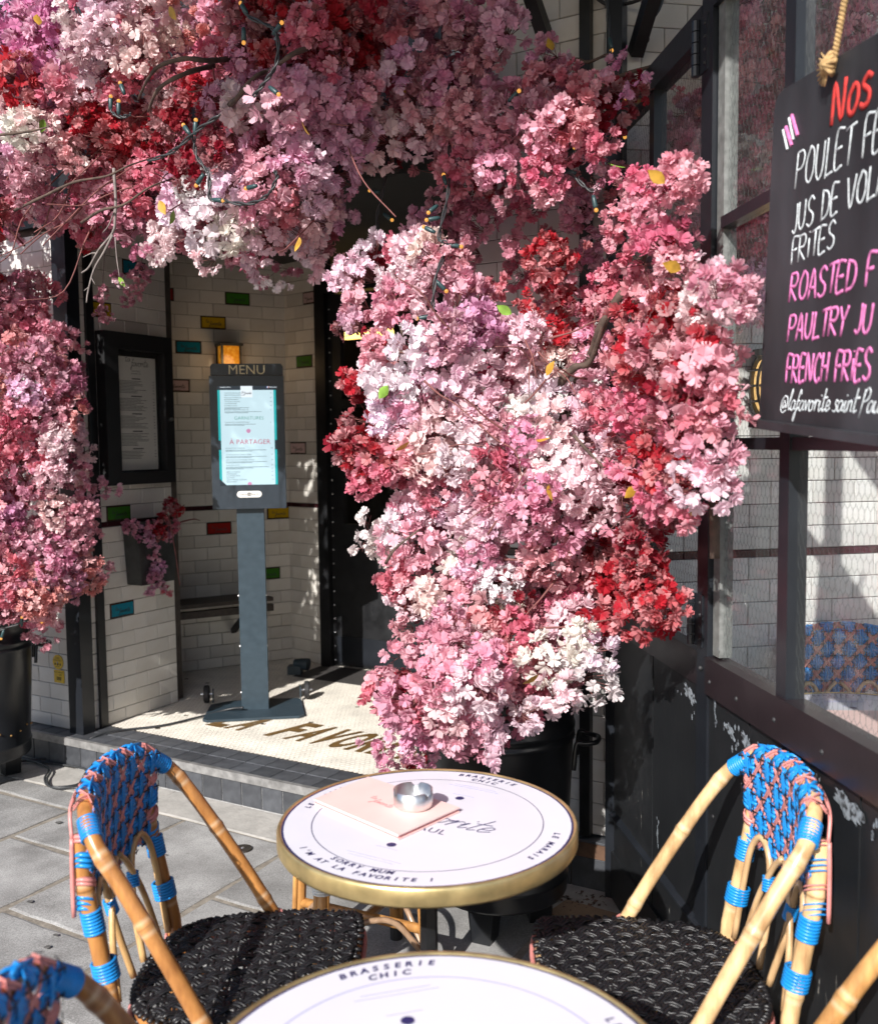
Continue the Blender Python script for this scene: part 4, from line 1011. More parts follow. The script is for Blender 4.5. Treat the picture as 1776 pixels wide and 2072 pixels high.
def make_chair(label, accent='blue', group=None):
    t = lthing('rattan_chair', label, 'chair', (0,0,0), 0, group); B = MT['bamboo']; acc = MT[accent+'strand'] if accent == 'white' else MT[accent]
    hp = hoop_pts(); ctb(hp, .0152, (.49,.66,.775)).build('arm_hoop', B, t, smooth=True)
    for s in (-1,1):
        ps = [V((s*.160,-.262,.80)),V((s*.163,-.252,.70)),V((s*.166,-.225,.56)),V((s*.172,-.205,.44)),V((s*.180,-.222,.22)),V((s*.188,-.25,0))]
        ctb(catmull(ps,4), .0158, (.70,.52,.25)).build('back_leg', B, t, smooth=True)
        ctb([V((s*.192,.178,.45)),V((s*.194,.180,.22)),V((s*.200,.188,0))], .0158, (.36,.14)).build('front_leg', B, t, smooth=True)
        # thin loops under the woven back
        lo = MB().tube(catmull([(s*.148,-.212,.455),(s*.142,-.232,.60),(s*.135,-.243,.66),(s*.105,-.252,.690),(s*.070,-.256,.66),(s*.045,-.245,.56),(s*.028,-.222,.455)],6), .0072, 8)
        lo.tube(catmull([(s*.115,-.218,.455),(s*.085,-.238,.57),(s*.040,-.252,.655),(s*.006,-.258,.69)],6), .0066, 8)
        lo.build('back_loop', MT['bamboo'], t, smooth=True)
    # stretchers
    stx = MB(); stx.tube([(-.197,.184,.16),(.185,-.24,.16)], .012, 8); stx.tube([(.197,.184,.172),(-.185,-.24,.172)], .012, 8)
    stx.tube(catmull([(-.193,.18,.42),(-.10,.181,.30),(0,.182,.27),(.10,.181,.30),(.193,.18,.42)],5), .008, 8)
    for s in (-1,1): stx.tube(catmull([(s*.193,.18,.40),(s*.195,.05,.28),(s*.190,-.08,.28),(s*.180,-.205,.40)],5), .008, 8)
    stx.build('stretcher', B, t, smooth=True)
    sr = MB(); ol = seat_outline(); sr.tube([V((p.x*.96,p.y*.96,.445)) for p in ol], .013, 8, closed=True); sr.build('seat_frame', B, t, smooth=True)
    # bindings
    def onebind(c, ax, rad, n=6, th=.0062, mat=None):
        m_ = MB(); bind(m_, c, ax, rad, n, th); m_.build('cane_binding', mat or acc, t, smooth=True)
    for s in (-1,1):
        onebind(V((s*.181,-.232,.820)), V((s*-.58,-.40,.55)), .0168, 7); onebind(V((s*.165,-.240,.640)), V((0,-.18,.98)), .0172, 7)
        onebind(V((s*.160,-.222,.545)), V((0,-.2,.98)), .0215, 6); onebind(V((s*.058,-.250,.615)), V((s*.25,-.15,.95)), .0105, 6, .0052)
        onebind(V((s*.193,.180,.31)), Z3, .0182, 7)
    # woven back
    if accent != 'white':
        nx, ny = 9, 5
        mbs = {'blue': MB(), 'pink': MB(), 'black': MB()}
        def strand(kind, a0, b0, a1, b1, off, w, dbl=True):
            pts = []
            for k in range(5):
                q = k/4; pts.append(PS(max(-1.02,min(1.02,a0+(a1-a0)*q)), max(-.02,min(1.27,b0+(b1-b0)*q)), off+.0016*math.sin(q*math.pi)))
            d = pts[-1]-pts[0]
            if d.length < .006: return
            sd = d.cross(Y3).normalized()*w*1.02 if dbl else V((0,0,0))
            for s in ((-1,1) if dbl else (0,)): mbs[kind].tube([p+sd*s for p in pts], w, 6, flat=.42, fn=Y3)
        ca, cb_ = 2/nx, 1/ny
        for i in range(nx):
            for j in range(ny+1):
                a = -1+ca*(i+.5); b = cb_*(j+.5); h, v = ca/2, cb_/2
                if (i+j) % 2 == 0:
                    for fr in ((1,-1) if j < ny-1 else (1,)):
                        o1 = .0044*fr
                        strand('blue', a-h*1.18, b-v*1.18, a+h*1.18, b+v*1.18, o1*.8, .0043); strand('blue', a-h*1.18, b+v*1.18, a+h*1.18, b-v*1.18, o1*1.05, .0043)
                        strand('blue', a-h*1.25, b, a+h*1.25, b, o1*1.35, .0043); strand('blue', a, b-v*1.25, a, b+v*1.25, o1*1.65, .0043)
                else:
                    for fr in ((1,-1) if j < ny-1 else (1,)):
                        o1 = .0040*fr
                        strand('pink', a-h*1.4, b-v*1.4, a+h*1.4, b+v*1.4, o1*1.05, .0028); strand('pink', a-h*1.4, b+v*1.4, a+h*1.4, b-v*1.4, o1*1.28, .0028)
        for i in range(nx+1):
            for j in range(ny+2):
                a = -1+ca*i; b = cb_*j
                for fr in ((1,-1) if j < ny else (1,)):
                    strand('black', a-ca*.34, b, a+ca*.34, b, .0095*fr, .0016, False); strand('black', a, b-cb_*.36, a, b+cb_*.36, .0105*fr, .0016, False)
        # strands wrapped over the hoop and the posts
        for s in (-1,1):
            for k in range(4):
                z = .672+k*.040; p = V((s*.162,-.252,z)); kind = ('blue','pink')[k % 2]
                for sk in ((-.5,0,.5) if kind == 'blue' else (-.16,.2)):
                    mbs[kind].tube([p+V((math.cos(q*math.pi/7)*.0172, math.sin(q*math.pi/7)*.0172, .020*sk+.010*math.cos(q*math.pi/7)*s)) for q in range(14)], .005, 5, closed=True, flat=.3)
        for kind in mbs: stuff(mbs[kind].build('woven_back_'+kind, MT['blackstrand' if kind == 'black' else kind], t, smooth=True))
        pk = MB().tube(catmull([(s2*.178,-.270,z) for s2, z in ((-1,.655),(-1,.74),(-.98,.80))],4), .0042, 6)
        pk.tube(catmull([(.180,-.268,.655),(.180,-.268,.74),(.176,-.268,.80)],4), .0042, 6)
        pk.tube(catmull([(-.176,-.268,.80),(-.15,-.280,.846),(-.07,-.295,.862),(0,-.299,.866),(.07,-.295,.862),(.15,-.280,.846),(.176,-.268,.80)],5), .0036, 6); pk.build('edge_piping', MT['pink'], t, smooth=True)
    # woven seat
    ws = MB(); pitch = .0245
    for fam, ang in enumerate((R(8), R(68), R(128))):
        d = V((math.cos(ang),math.sin(ang),0)); e = V((-d.y,d.x,0))
        for k in range(-14,15):
            for dbl in (-1,1):
                run = []
                def flush():
                    if len(run) > 2: ws.tube(run, .0037, 6, flat=.7, fn=Z3)
                for q in range(-26,27):
                    p = e*(k*pitch+dbl*.0042)+d*(q*.0105)
                    if inside((p.x,p.y), ol):
                        ph = math.sin((q*.0105/pitch)*math.pi+k*math.pi+fam*2.1)
                        run.append(V((p.x,p.y,.468+.0036*ph+.0015*fam-.010*((p.x/.22)**4+(p.y/.21)**4)*.35)))
                    elif run: flush(); run = []
                flush()
    stuff(ws.build('woven_seat', MT['blackstrand'], t, smooth=True))
    rm = MB(); n_ = len(ol)
    for k in range(0, 96):
        f_ = k/96*n_; i = int(f_); p = ol[i]+(ol[(i+1) % n_]-ol[i])*(f_-i); tn = (ol[(i+1) % n_]-ol[i]).normalized(); ou = V((tn.y,-tn.x,0))
        rm.tube([V((p.x,p.y,.450))+(ou*math.cos(q)+Z3*math.sin(q))*.0155+tn*(.010*math.sin(q)) for q in (-1.9,-1.2,-.5,.2,.9,1.6,2.2)], .0048, 5)
    stuff(rm.build('seat_edge', MT['blackstrand'], t, smooth=True))
    pr = MB(); pr.tube([V((p.x*1.045,p.y*1.045,.432)) for p in ol], .0058, 7, closed=True); pr.tube([V((p.x*1.03,p.y*1.03,.421)) for p in ol], .0052, 7, closed=True)
    for s in (-1,1): onebind(V((s*.171,-.205,.43)), Z3, .0195, 3, .0062, MT['pink']); onebind(V((s*.234,.0,.452)), Z3, .0185, 2, .008, MT['pink'])
    pr.build('seat_piping', MT['pink'] if accent != 'white' else MT['whitestrand'], t, smooth=True)
    return t
BROWN, TAN, PALE = (.44,.205,.062), (.56,.315,.115), (.66,.46,.245)
def paint(o, c, c2):
    for ch in bpy.data.objects:
        if ch.parent == o:
            nm = ch.name.split('.')[0]
            if nm in ('arm_hoop','back_leg','front_leg','stretcher','seat_frame','cane_node'): ch.color = (*c,1)
            if nm == 'back_loop': ch.color = (*c2,1)
            for g_ in ch.children: g_.color = (*c,1)
ch0 = make_chair('brown rattan chair with blue woven back left of the table holding the ashtray')
def seatchair(o, x, y, face, c, c2, label):
    o.location = (x,y,0); o.rotation_euler = (0,0,R(face)-math.pi/2); o['label'] = label; paint(o, c, c2)
seats = [(-.394,1.845,-3,BROWN,(.58,.38,.17),'brown rattan chair whose arm touches the paving side of the ashtray table'),
         (.405,1.80,181,PALE,(.55,.38,.21),'pale rattan chair with blue woven back against the partition boards'),
         (-.245,1.035,6,(.36,.155,.045),(.55,.36,.16),'dark honey rattan chair beside the empty table, away from the partition'),
         (.482,1.17,179,TAN,(.6,.4,.2),'tan rattan chair beside the empty table, next to the partition'),
         (1.34,2.90,-88,PALE,(.6,.42,.22),'rattan chair facing out behind the wired glass table'),
         (.965,2.70,8,PALE,(.6,.42,.22),'rattan chair behind the wired glass next to the black corner post')]
objs = [ch0]+[copy_tree(ch0) for _ in seats[1:]]
for o, (x,y,fc,c,c2,lb) in zip(objs, seats): seatchair(o, x, y, fc, c, c2, lb); o['group'] = 'rattan terrace chairs'
# backless stool behind the table
stl = lthing('rattan_stool', 'low rattan stool with white bindings behind the ashtray table', 'stool', (-.235,2.62,0), R(20))
for sx_ in (-1,1):
    for sy_ in (-1,1):
        l_ = MB().tube([(sx_*.13,sy_*.13,.46),(sx_*.15,sy_*.15,.03)], .0175, 10); l_.tube([(sx_*.148,sy_*.125,.44),(sx_*.166,sy_*.142,.03)], .0085, 8); l_.build('leg', MT['bamboo'], stl, smooth=True, color=(.52,.27,.085))
        MB().tube([(sx_*.15,sy_*.15,.04),(sx_*.1515,sy_*.1515,0)], .019, 10).build('foot_cap', MT['rubber'], stl)
bw = MB()
for sx_ in (-1,1):
    for sy_ in (-1,1): bind(bw, V((sx_*.139,sy_*.136,.345)), V((sx_*.045,sy_*.045,-1)), .024, 7)
bw.build('cane_binding', MT['whitestrand'], stl, smooth=True)
xs_ = MB(); xs_.tube([(-.145,-.145,.15),(.145,.145,.15)], .014, 8); xs_.tube([(.145,-.145,.172),(-.145,.145,.172)], .014, 8)
xs_.build('stretcher', MT['bamboo'], stl, smooth=True, color=(.50,.26,.085))
xl_ = MB()
for k in range(4):
    a = k*math.pi/2; d = V((math.cos(a),math.sin(a),0)); e = V((-d.y,d.x,0))
    xl_.tube(catmull([d*.145-e*.14+Z3*.10, d*.12-e*.07+Z3*.19, d*.115+Z3*.21, d*.12+e*.07+Z3*.19, d*.145+e*.14+Z3*.10],5), .0085, 8)
xl_.build('brace_loop', MT['bamboo'], stl, smooth=True, color=(.36,.25,.17))
MB().lathe([(.0,.455),(.165,.455),(.18,.465),(.18,.478),(.16,.486),(.0,.488)], n=32, cap=False).build('seat', MT['blackstrand'], stl, smooth=True)
# ------------------------------------------------------------------ chalkboard on the partition
q = [onp(x,y,PP(0,0,.075),PP(1,0,.075)) for x,y in ((1568,190),(1535,852))]
tl, bl_ = q; ey = (tl-bl_).normalized(); ex = ey.cross(PN).normalized()
if ex.dot(PD) < 0: ex = -ex
# tilt as hung
tr = onp(1776,78,PP(0,0,.075),PP(1,0,.075)); br = onp(1776,868,PP(0,0,.075),PP(1,0,.075))
ex = (((tr-tl).normalized()+(br-bl_).normalized())/2).normalized(); ey = (ey-ex*ey.dot(ex)).normalized(); bn_ = ex.cross(ey).normalized()
if bn_.dot(PN) < 0: bn_ = -bn_
H_ = (tl-bl_).dot(ey); W_ = .66
cbt = thing('chalkboard', 'black chalkboard with white and pink handwriting hung on the partition', 'chalkboard', bl_+ex*.3)
r_ = .03
pts = [(0,r_*.4),(r_*.4,0),(W_-r_,0),(W_,r_),(W_,H_-r_)]+[(W_-r_+r_*math.cos(a),H_-r_+r_*math.sin(a)) for a in (0.,.5,1.,1.57)]+[(r_+r_*math.cos(a),H_-r_+r_*math.sin(a)) for a in (1.57,2.1,2.6,3.14)]
MB().prism(pts, -.010, 0, ex, ey, bn_, bl_).build('board', MT['chalkboard'], cbt)
MB().box(bl_+ex*(W_/2)+ey*(-.004)+bn_*.012, (W_-.004,.022,.016), ex, bn_, ey).build('tray', MT['chalkboard'], cbt)
def BP(x, y): # photograph pixel on the face of the board
    n_ = bn_; d = ray(x,y); p_ = CAM+d*((bl_-CAM).dot(n_)/d.dot(n_)); return p_
def chalk(s, table, x0, y0, x1, y1, hpx, rad, mat, nm, gap=1.0, shear=.15, jit=.03):
    a = BP(x0,y0); b = BP(x1,y1); top = BP(x0+4,y0-hpx); dx = (b-a).normalized(); dy = bn_.cross(dx).normalized()
    if dy.dot(ey) < 0: dy = -dy
    size = abs((top-a).dot(dy)); m_ = MB()
    adv = sum(table[c][1] for c in s)*gap; sxk = (b-a).length/(adv*size)
    strokes(m_, s, table, size, a, dx*sxk, dy, rad, shear=shear, jit=jit, gap=gap); m_.build(nm, MT[mat], cbt, smooth=True)
chalk('Nos S', BLOCK, 1682,256, 1820,170, 80, .0054, 'chalkred', 'red_writing')
chalk('POULET FE', BLOCK, 1608,383, 1787,300, 72, .0022, 'chalkwhite', 'white_writing')
chalk('JUS DE VOLA', BLOCK, 1602,473, 1795,385, 58, .0022, 'chalkwhite', 'white_writing')
chalk('FRITES', BLOCK, 1600,535, 1690,500, 52, .0022, 'chalkwhite', 'white_writing')
chalk('ROASTED F', BLOCK, 1596,612, 1770,576, 56, .0034, 'chalkpink', 'pink_writing')
chalk('PAULTRY JU', BLOCK, 1593,690, 1765,672, 52, .0034, 'chalkpink', 'pink_writing')
chalk('FRENCH FRIES', BLOCK, 1589,775, 1762,769, 54, .0036, 'chalkpink', 'pink_writing')
chalk('@lafavorite saint Paul', SCRIPT, 1578,830, 1785,836, 20, .0018, 'chalkwhite', 'white_writing', shear=.4)
for x0,y0,x1,y1 in ((1585,262,1594,302),(1597,238,1606,282)):
    MB().tube([BP(x0+6,y0-6)+bn_*.001, BP(x1+9,y1-8)+bn_*.001], .0034, 6).build('pink_dash', MT['chalkpink'], cbt)
    MB().tube([BP(x0,y0)+bn_*.001, BP(x1,y1)+bn_*.001], .0022, 6).build('white_dash', MT['chalkwhite'], cbt)
hole = BP(1688,152)
rpm = MB()
for s in (-1,1):
    pts = [];  a = hole+bn_*.006; b = BP(1726,-30)+bn_*.01
    for k in range(60):
        q_ = k/59; p_ = a+(b-a)*q_; an = k*1.1+(0 if s > 0 else math.pi); pts.append(p_+ex*(.0028*math.cos(an))+bn_*(.0028*math.sin(an)))
    rpm.tube(pts, .0034, 6)
kc = hole+(b-a)*.12+bn_*.012
for k in range(5):
    an = k*1.3; d = ex*math.cos(an)+ey*math.sin(an)*.8
    rpm.tube(catmull([kc-d*.018, kc+bn_*.012-d*.004, kc+d*.016+bn_*.006, kc+d*.024],4), [.0042]*12+[.0030], 6)
for k in range(9):
    an = 2.3+k*.28; rpm.tube([kc, kc+(ex*math.cos(an)+ey*math.sin(an))*.033+bn_*.004], .0016, 5)
rpm.build('rope', MT['rope'], cbt, smooth=True)
# ------------------------------------------------------------------ caged bulkhead lamp behind the glass
wn = V((W2D.y,-W2D.x,0)); bc = onp(1541,782,V((KX,KY,0)),V((KX,KY,0))+W2D)
bk = thing('bulkhead_lamp', 'caged oval wall lamp glowing behind the wired glass', 'lamp', bc-Z3*.1)
def oval(c, w, h, o0, o1): return MB().prism([(w*math.cos(a)*(abs(math.cos(a))**-.25 if abs(math.cos(a)) > .05 else 1), h*math.sin(a)) for a in [i*math.pi/14 for i in range(28)]], o0, o1, W2D, Z3, wn, c)
oval(bc, .052, .105, .008, .02).build('back_plate', MT['zincgrey'], bk); oval(bc, .040, .088, .02, .055).build('lamp_glass', MT['lampwarm'], bk)
cg = MB()
cg.tube([bc+W2D*(.05*math.cos(a))+Z3*(.10*math.sin(a))+wn*.062 for a in [i*math.pi/12 for i in range(24)]], .005, 6, closed=True)
for z in (-.05,-.0,.05): cg.tube([bc+W2D*x+Z3*z+wn*o_ for x,o_ in ((-.055,.01),(-.05,.06),(0,.072),(.05,.06),(.055,.01))], .0042, 6)
cg.box(bc+Z3*.108+wn*.03, (.075,.05,.022), W2D, wn); cg.build('cage', MT['zincgrey'], bk)
pld = bpy.data.lights.new('lamp_glow','POINT'); pld.energy = .25; pld.color = (1,.6,.25); pld.shadow_soft_size = .05
plo = bpy.data.objects.new('lamp_glow', pld); col.objects.link(plo); plo.parent = bk; plo.location = INV[bk.name] @ (bc+wn*.12)
# ------------------------------------------------------------------ silk blossom
fr_ = random.Random(11)
def add_petal(mb, c, ax, rad, up, L, W, cup, curl, col3, r):
    sd = up.cross(rad).normalized(); tw = r.uniform(-.22,.22)
    def pt(t, w, h): return c+rad*(t*L)+sd*(w*W)+up*((h+tw*w)*L)
    j = lambda s: r.uniform(-s, s)
    h1, h2, h3 = cup*.22, cup*.62, cup+curl
    vs = [pt(.03,0,0), pt(.36,-.27,h1-.03), pt(.38,0,h1+.05), pt(.36,.27,h1-.03), pt(.70,-.46,h2-.05+j(.08)), pt(.70,0,h2+.08), pt(.70,.46,h2-.05+j(.08)),
          pt(.90+j(.05),-.40,h3-.06+j(.12)), pt(1.0+j(.05),-.19,h3+j(.10)), pt(.86+j(.04),0,h3-.02+j(.08)), pt(1.0+j(.05),.19,h3+j(.10)), pt(.90+j(.05),.40,h3-.06+j(.12))]
    b = len(mb.v); mb.v += vs
    mb.f += [(b,b+2,b+1),(b,b+3,b+2),(b+1,b+2,b+5,b+4),(b+2,b+3,b+6,b+5),(b+4,b+8,b+7),(b+4,b+5,b+8),(b+5,b+9,b+8),(b+5,b+10,b+9),(b+5,b+6,b+10),(b+6,b+11,b+10)]
    mb.c += [(q, col3[0], col3[1]) for q in (0,.35,.3,.35,.7,.65,.7,.95,1,.9,1,.95)]
def _blossom(mb, c, ax, size, r):
    ax = ax.normalized(); o = ax.orthogonal().normalized(); p = ax.cross(o); a0 = r.uniform(0,6.28); bl = r.random()
    single = r.random() < .25; opened = r.uniform(.12,.55)
    for lay in range(1 if single else r.choice((2,2,3))):
        n = 5; k = (1.0,.80,.58)[lay]; cup = opened+(.0,.42,.9)[lay]
        for i in range(n):
            a = a0+lay*.63+2*math.pi*i/n+r.uniform(-.12,.12); rad = o*math.cos(a)+p*math.sin(a)
            add_petal(mb, c+ax*(.006*lay), ax, rad, ax, size*k*r.uniform(.88,1.1), size*k*.92, cup+r.uniform(-.22,.25), r.uniform(-.28,.22), (bl, r.random()), r)
def cluster_mesh(kind, seed):
    r = random.Random(seed); mb = MB(); stems = []
    def blossom(mb, c, ax, size, r, base=V((0,0,-.03))): stems.append((V(base), V(c))); _blossom(mb, c, ax, size, r)
    if kind == 'pom':
        n = r.randint(25,31); ga = math.pi*(3-math.sqrt(5)); sq = V((r.uniform(.85,1.2), r.uniform(.85,1.15), r.uniform(.75,1.05)))
        for i in range(n):
            z = 1-1.45*(i+.5)/n; rr = math.sqrt(max(0,1-z*z)); a = i*ga+r.uniform(-.3,.3)
            d = V((rr*math.cos(a), rr*math.sin(a), z)); k = .060*r.uniform(.75,1.2)
            blossom(mb, V((d.x*sq.x,d.y*sq.y,d.z*sq.z))*k, d+V((r.gauss(0,.30),r.gauss(0,.30),r.gauss(0,.30))), r.uniform(.0185,.0255), r)
    elif kind == 'med':
        n = r.randint(11,15)
        for i in range(n):
            d = V((r.gauss(0,1),r.gauss(0,1),r.gauss(.5,.8))).normalized(); c = V((d.x*.06,d.y*.048,d.z*.05))*r.uniform(.6,1.15)
            blossom(mb, c, d+V((r.gauss(0,.35),r.gauss(0,.35),r.gauss(0,.35))), r.uniform(.020,.028), r)
    else:
        n = r.randint(7,10)
        for i in range(n):
            t = i/(n-1)-.5; c = V((t*.15+r.gauss(0,.008), r.gauss(0,.022), r.gauss(0,.018)+.02*math.sin(t*3)))
            blossom(mb, c, V((t*1.2+r.gauss(0,.4), r.gauss(0,.7), .7+r.gauss(0,.4))), r.uniform(.020,.027), r, V((t*.12,0,-.025)))
        stems += [(V((-.075,0,-.025)), V((.075,0,-.025)))]
    nf = len(mb.f)
    for a, b in stems: mb.tube([a, b], .0012, 3)
    mb.c += [(0,0,0)]*(len(mb.v)-len(mb.c))
    me = mb.mesh('blossom_cluster', MT['petal'], smooth=True); me.materials.append(MT['twigred'])
    for p in me.polygons[nf:]: p.material_index = 1
    return me
CL = {'pom': [cluster_mesh('pom', 100+i) for i in range(7)], 'med': [cluster_mesh('med', 200+i) for i in range(6)], 'spr': [cluster_mesh('spr', 300+i) for i in range(5)]}
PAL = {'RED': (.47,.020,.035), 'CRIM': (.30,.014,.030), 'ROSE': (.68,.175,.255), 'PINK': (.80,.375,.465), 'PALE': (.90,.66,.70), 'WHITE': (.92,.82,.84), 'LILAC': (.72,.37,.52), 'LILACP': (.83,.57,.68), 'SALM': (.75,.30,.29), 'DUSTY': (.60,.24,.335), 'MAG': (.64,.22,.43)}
def in_poly(x, y, poly):
    c = False; j = len(poly)-1
    for i in range(len(poly)):
        a, b = poly[i], poly[j]
        if (a[1] > y) != (b[1] > y) and x < (b[0]-a[0])*(y-a[1])/(b[1]-a[1])+a[0]: c = not c
        j = i
    return c
def pick(zones, x, y):
    best = None; bd = 1e9
    for zx, zy, zr, cols in zones:
        d = math.hypot(x-zx, y-zy)/zr+fr_.uniform(0,.22)
        if d < bd: bd = d; best = cols
    return fr_.choice(best)
NCL = {}
def add_cluster(parent, P, out, cname, scale, kind):
    me = fr_.choice(CL[kind]); o = bpy.data.objects.new('blossom_cluster', me); col.objects.link(o); o.parent = parent
    inv = INV[parent.name]; o.location = inv @ P
    q = out.normalized().to_track_quat('Z','Y') @ M.Rotation(fr_.uniform(0,6.28),3,'Z').to_quaternion()
    o.rotation_mode = 'QUATERNION'; o.rotation_quaternion = q; o.scale = [scale*fr_.uniform(.93,1.07) for _ in range(3)]
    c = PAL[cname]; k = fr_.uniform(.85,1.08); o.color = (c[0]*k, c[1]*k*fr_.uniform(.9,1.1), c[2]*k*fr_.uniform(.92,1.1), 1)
    NCL[parent.name] = NCL.get(parent.name,0)+1
    return o
def scatter(parent_of, poly, zones, depth, step, outdir, kinds=('pom','pom','med'), scale=1.0, edge=18, jitter=.42, drop=0.0, layer=0):
    xs = [p[0] for p in poly]; ys = [p[1] for p in poly]; y = min(ys); row = 0
    pts = []
    while y <= max(ys):
        x = min(xs)+(step/2 if row % 2 else 0)
        while x <= max(xs):
            px_ = x+fr_.uniform(-jitter,jitter)*step; py_ = y+fr_.uniform(-jitter,jitter)*step
            if fr_.random() >= drop and in_poly(px_,py_,poly):
                ins = sum(in_poly(px_+dx,py_+dy,poly) for dx,dy in ((edge,0),(-edge,0),(0,edge),(0,-edge)))
                P = depth(px_,py_,layer)
                if P is not None:
                    kd = fr_.choice(kinds) if ins == 4 else fr_.choice(('med','spr','spr'))
                    sc2 = scale*fr_.uniform(.78,1.15)*(1 if ins == 4 else .8)*(.82 if (px_ > 1040 and py_ < 680) else 1)
                    add_cluster(parent_of(px_,py_), P, outdir(P,px_,py_), pick(zones,px_,py_), sc2, kd)
            x += step
        y += step*.87; row += 1
def branches(parent, paths, mat, rad, name='branch'):
    for i, p in enumerate(paths):
        pts = catmull(p, 5); n = len(pts)
        MB().tube(pts, [rad*(1-.6*k/(n-1))*(1+.12*math.sin(k*1.9+i)) for k in range(n)], 7).build(name, MT[mat], parent, smooth=True)
def leaf(parent, P, d, size, mat):
    d = d.normalized(); s = d.cross(V((fr_.uniform(-1,1),fr_.uniform(-1,1),.6))).normalized(); n_ = d.cross(s); m_ = MB(); prof = [(0,.02),(.2,.2),(.45,.3),(.7,.22),(.9,.08),(1,0)]
    vs = []
    for t, w in prof: 
        b = -.18*t*t*size
        vs += [P+d*(t*size)-s*(w*size)+n_*(b+.06*w*size), P+d*(t*size)+n_*(b-.04*size*(1 if w else 0)), P+d*(t*size)+s*(w*size)+n_*(b+.06*w*size)]
    fs = []
    for i in range(len(prof)-1):
        a = i*3; fs += [(a,a+1,a+4,a+3),(a+1,a+2,a+5,a+4)]
    m_.add(vs, fs).build('leaf', MT[mat], parent, smooth=True)
def smooth(a, b, x):
    t = max(0,min(1,(x-a)/(b-a))); return t*t*(3-2*t)
# --- canopy over the entrance
CANOPY = [(-330,-40),(1005,-40),(1075,60),(1130,100),(1200,130),(1330,115),(1290,190),(1265,260),(1240,330),(1170,390),(1090,410),(960,380),(880,325),(770,310),(720,350),(690,470),(665,590),(560,580),(470,552),(360,528),(290,515),(200,500),(130,485),(45,465),(20,560),(-60,580),(-330,520)]
CZ = [(50,60,80,('MAG','LILAC','WHITE')),(190,40,80,('WHITE','LILACP','PALE')),(330,40,90,('SALM','PALE','PINK')),(90,140,70,('RED','ROSE','MAG')),(150,180,60,('WHITE','LILACP','PALE')),
      (560,60,110,('RED','CRIM','ROSE')),(720,90,100,('RED','CRIM','ROSE')),(440,110,80,('RED','ROSE','PINK')),(40,260,90,('WHITE','PALE','WHITE')),(110,230,60,('WHITE','LILACP')),(250,230,80,('RED','RED','ROSE')),
      (310,190,50,('LILACP','PINK')),(390,250,80,('RED','RED','ROSE','CRIM')),(500,230,60,('LILACP','PALE','LILAC')),(540,300,60,('PINK','LILAC')),(620,220,90,('LILAC','LILACP','LILAC')),(680,330,90,('LILAC','LILACP')),
      (300,350,70,('RED','ROSE','PALE')),(230,370,50,('ROSE','PINK')),(80,370,80,('PINK','PALE','DUSTY')),(40,480,60,('RED','ROSE','PALE')),(160,440,60,('RED','PINK','ROSE')),(350,430,60,('WHITE','LILACP')),(450,460,80,('PALE','LILACP','WHITE')),
      (570,420,60,('ROSE','RED','PINK')),(600,520,80,('PALE','LILACP','WHITE')),(250,490,70,('DUSTY','PINK')),(780,220,90,('PINK','LILACP','PALE')),(880,190,80,('PINK','LILAC')),(900,60,100,('ROSE','PINK','DUSTY')),(1000,180,110,('PINK','DUSTY','LILAC')),(1130,230,100,('PINK','ROSE','DUSTY')),(1050,320,110,('DUSTY','ROSE','PINK')),(1270,160,80,('MAG','PINK'))]
can = {k: thing('blossom_garland', lb, 'garland', UV(u,-.3,2.2)) for k, lb, u in (('l','white, pale pink and red silk blossom garland over the tiled pier',-2.5),('m','red and lilac silk blossom garland hanging over the menu stand',-1.6),('r','dusty rose silk blossom garland shaded by the added awning beside the struts',-.7))}
for k, o in can.items(): o['group'] = 'blossom garlands over the entrance'
def can_parent(x, y): return can['l'] if x < 400 else can['m'] if x < 770 else can['r']
def can_depth(x, y, layer):
    f = 1-smooth(300,600,y); w_ = 1-smooth(500,900,x)
    v = -.30-.32*f*(.55+.45*w_)-.10*math.sin(x*.011+y*.006)+fr_.uniform(-.07,.07)+layer*.20
    v = min(v, .0)
    return onp(x, y, UV(0,v), UV(1,v))
def can_out(P, x, y): return -EV*1.0+V((fr_.gauss(0,.55),fr_.gauss(0,.35),fr_.gauss(.30,.5)))
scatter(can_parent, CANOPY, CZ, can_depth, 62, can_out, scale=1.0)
scatter(can_parent, CANOPY, [(z[0],z[1],z[2],tuple({'WHITE':'DUSTY','PALE':'ROSE','PINK':'CRIM','LILACP':'DUSTY'}.get(c,c) for c in z[3])) for z in CZ], can_depth, 74, can_out, scale=1.1, layer=1, edge=40, drop=.1)  # back layer in deeper colours: shade of the gaps put into the blossom
scatter(can_parent, [(x, max(y,-200)) for x,y in ((-60,-40),(690,-40),(690,330),(640,520),(470,500),(200,470),(-60,470))], [(300,250,900,('CRIM','DUSTY','ROSE'))], can_depth, 96, can_out, scale=1.25, layer=1.7, edge=20)  # extra deep layer added to keep sun from leaking through the canopy
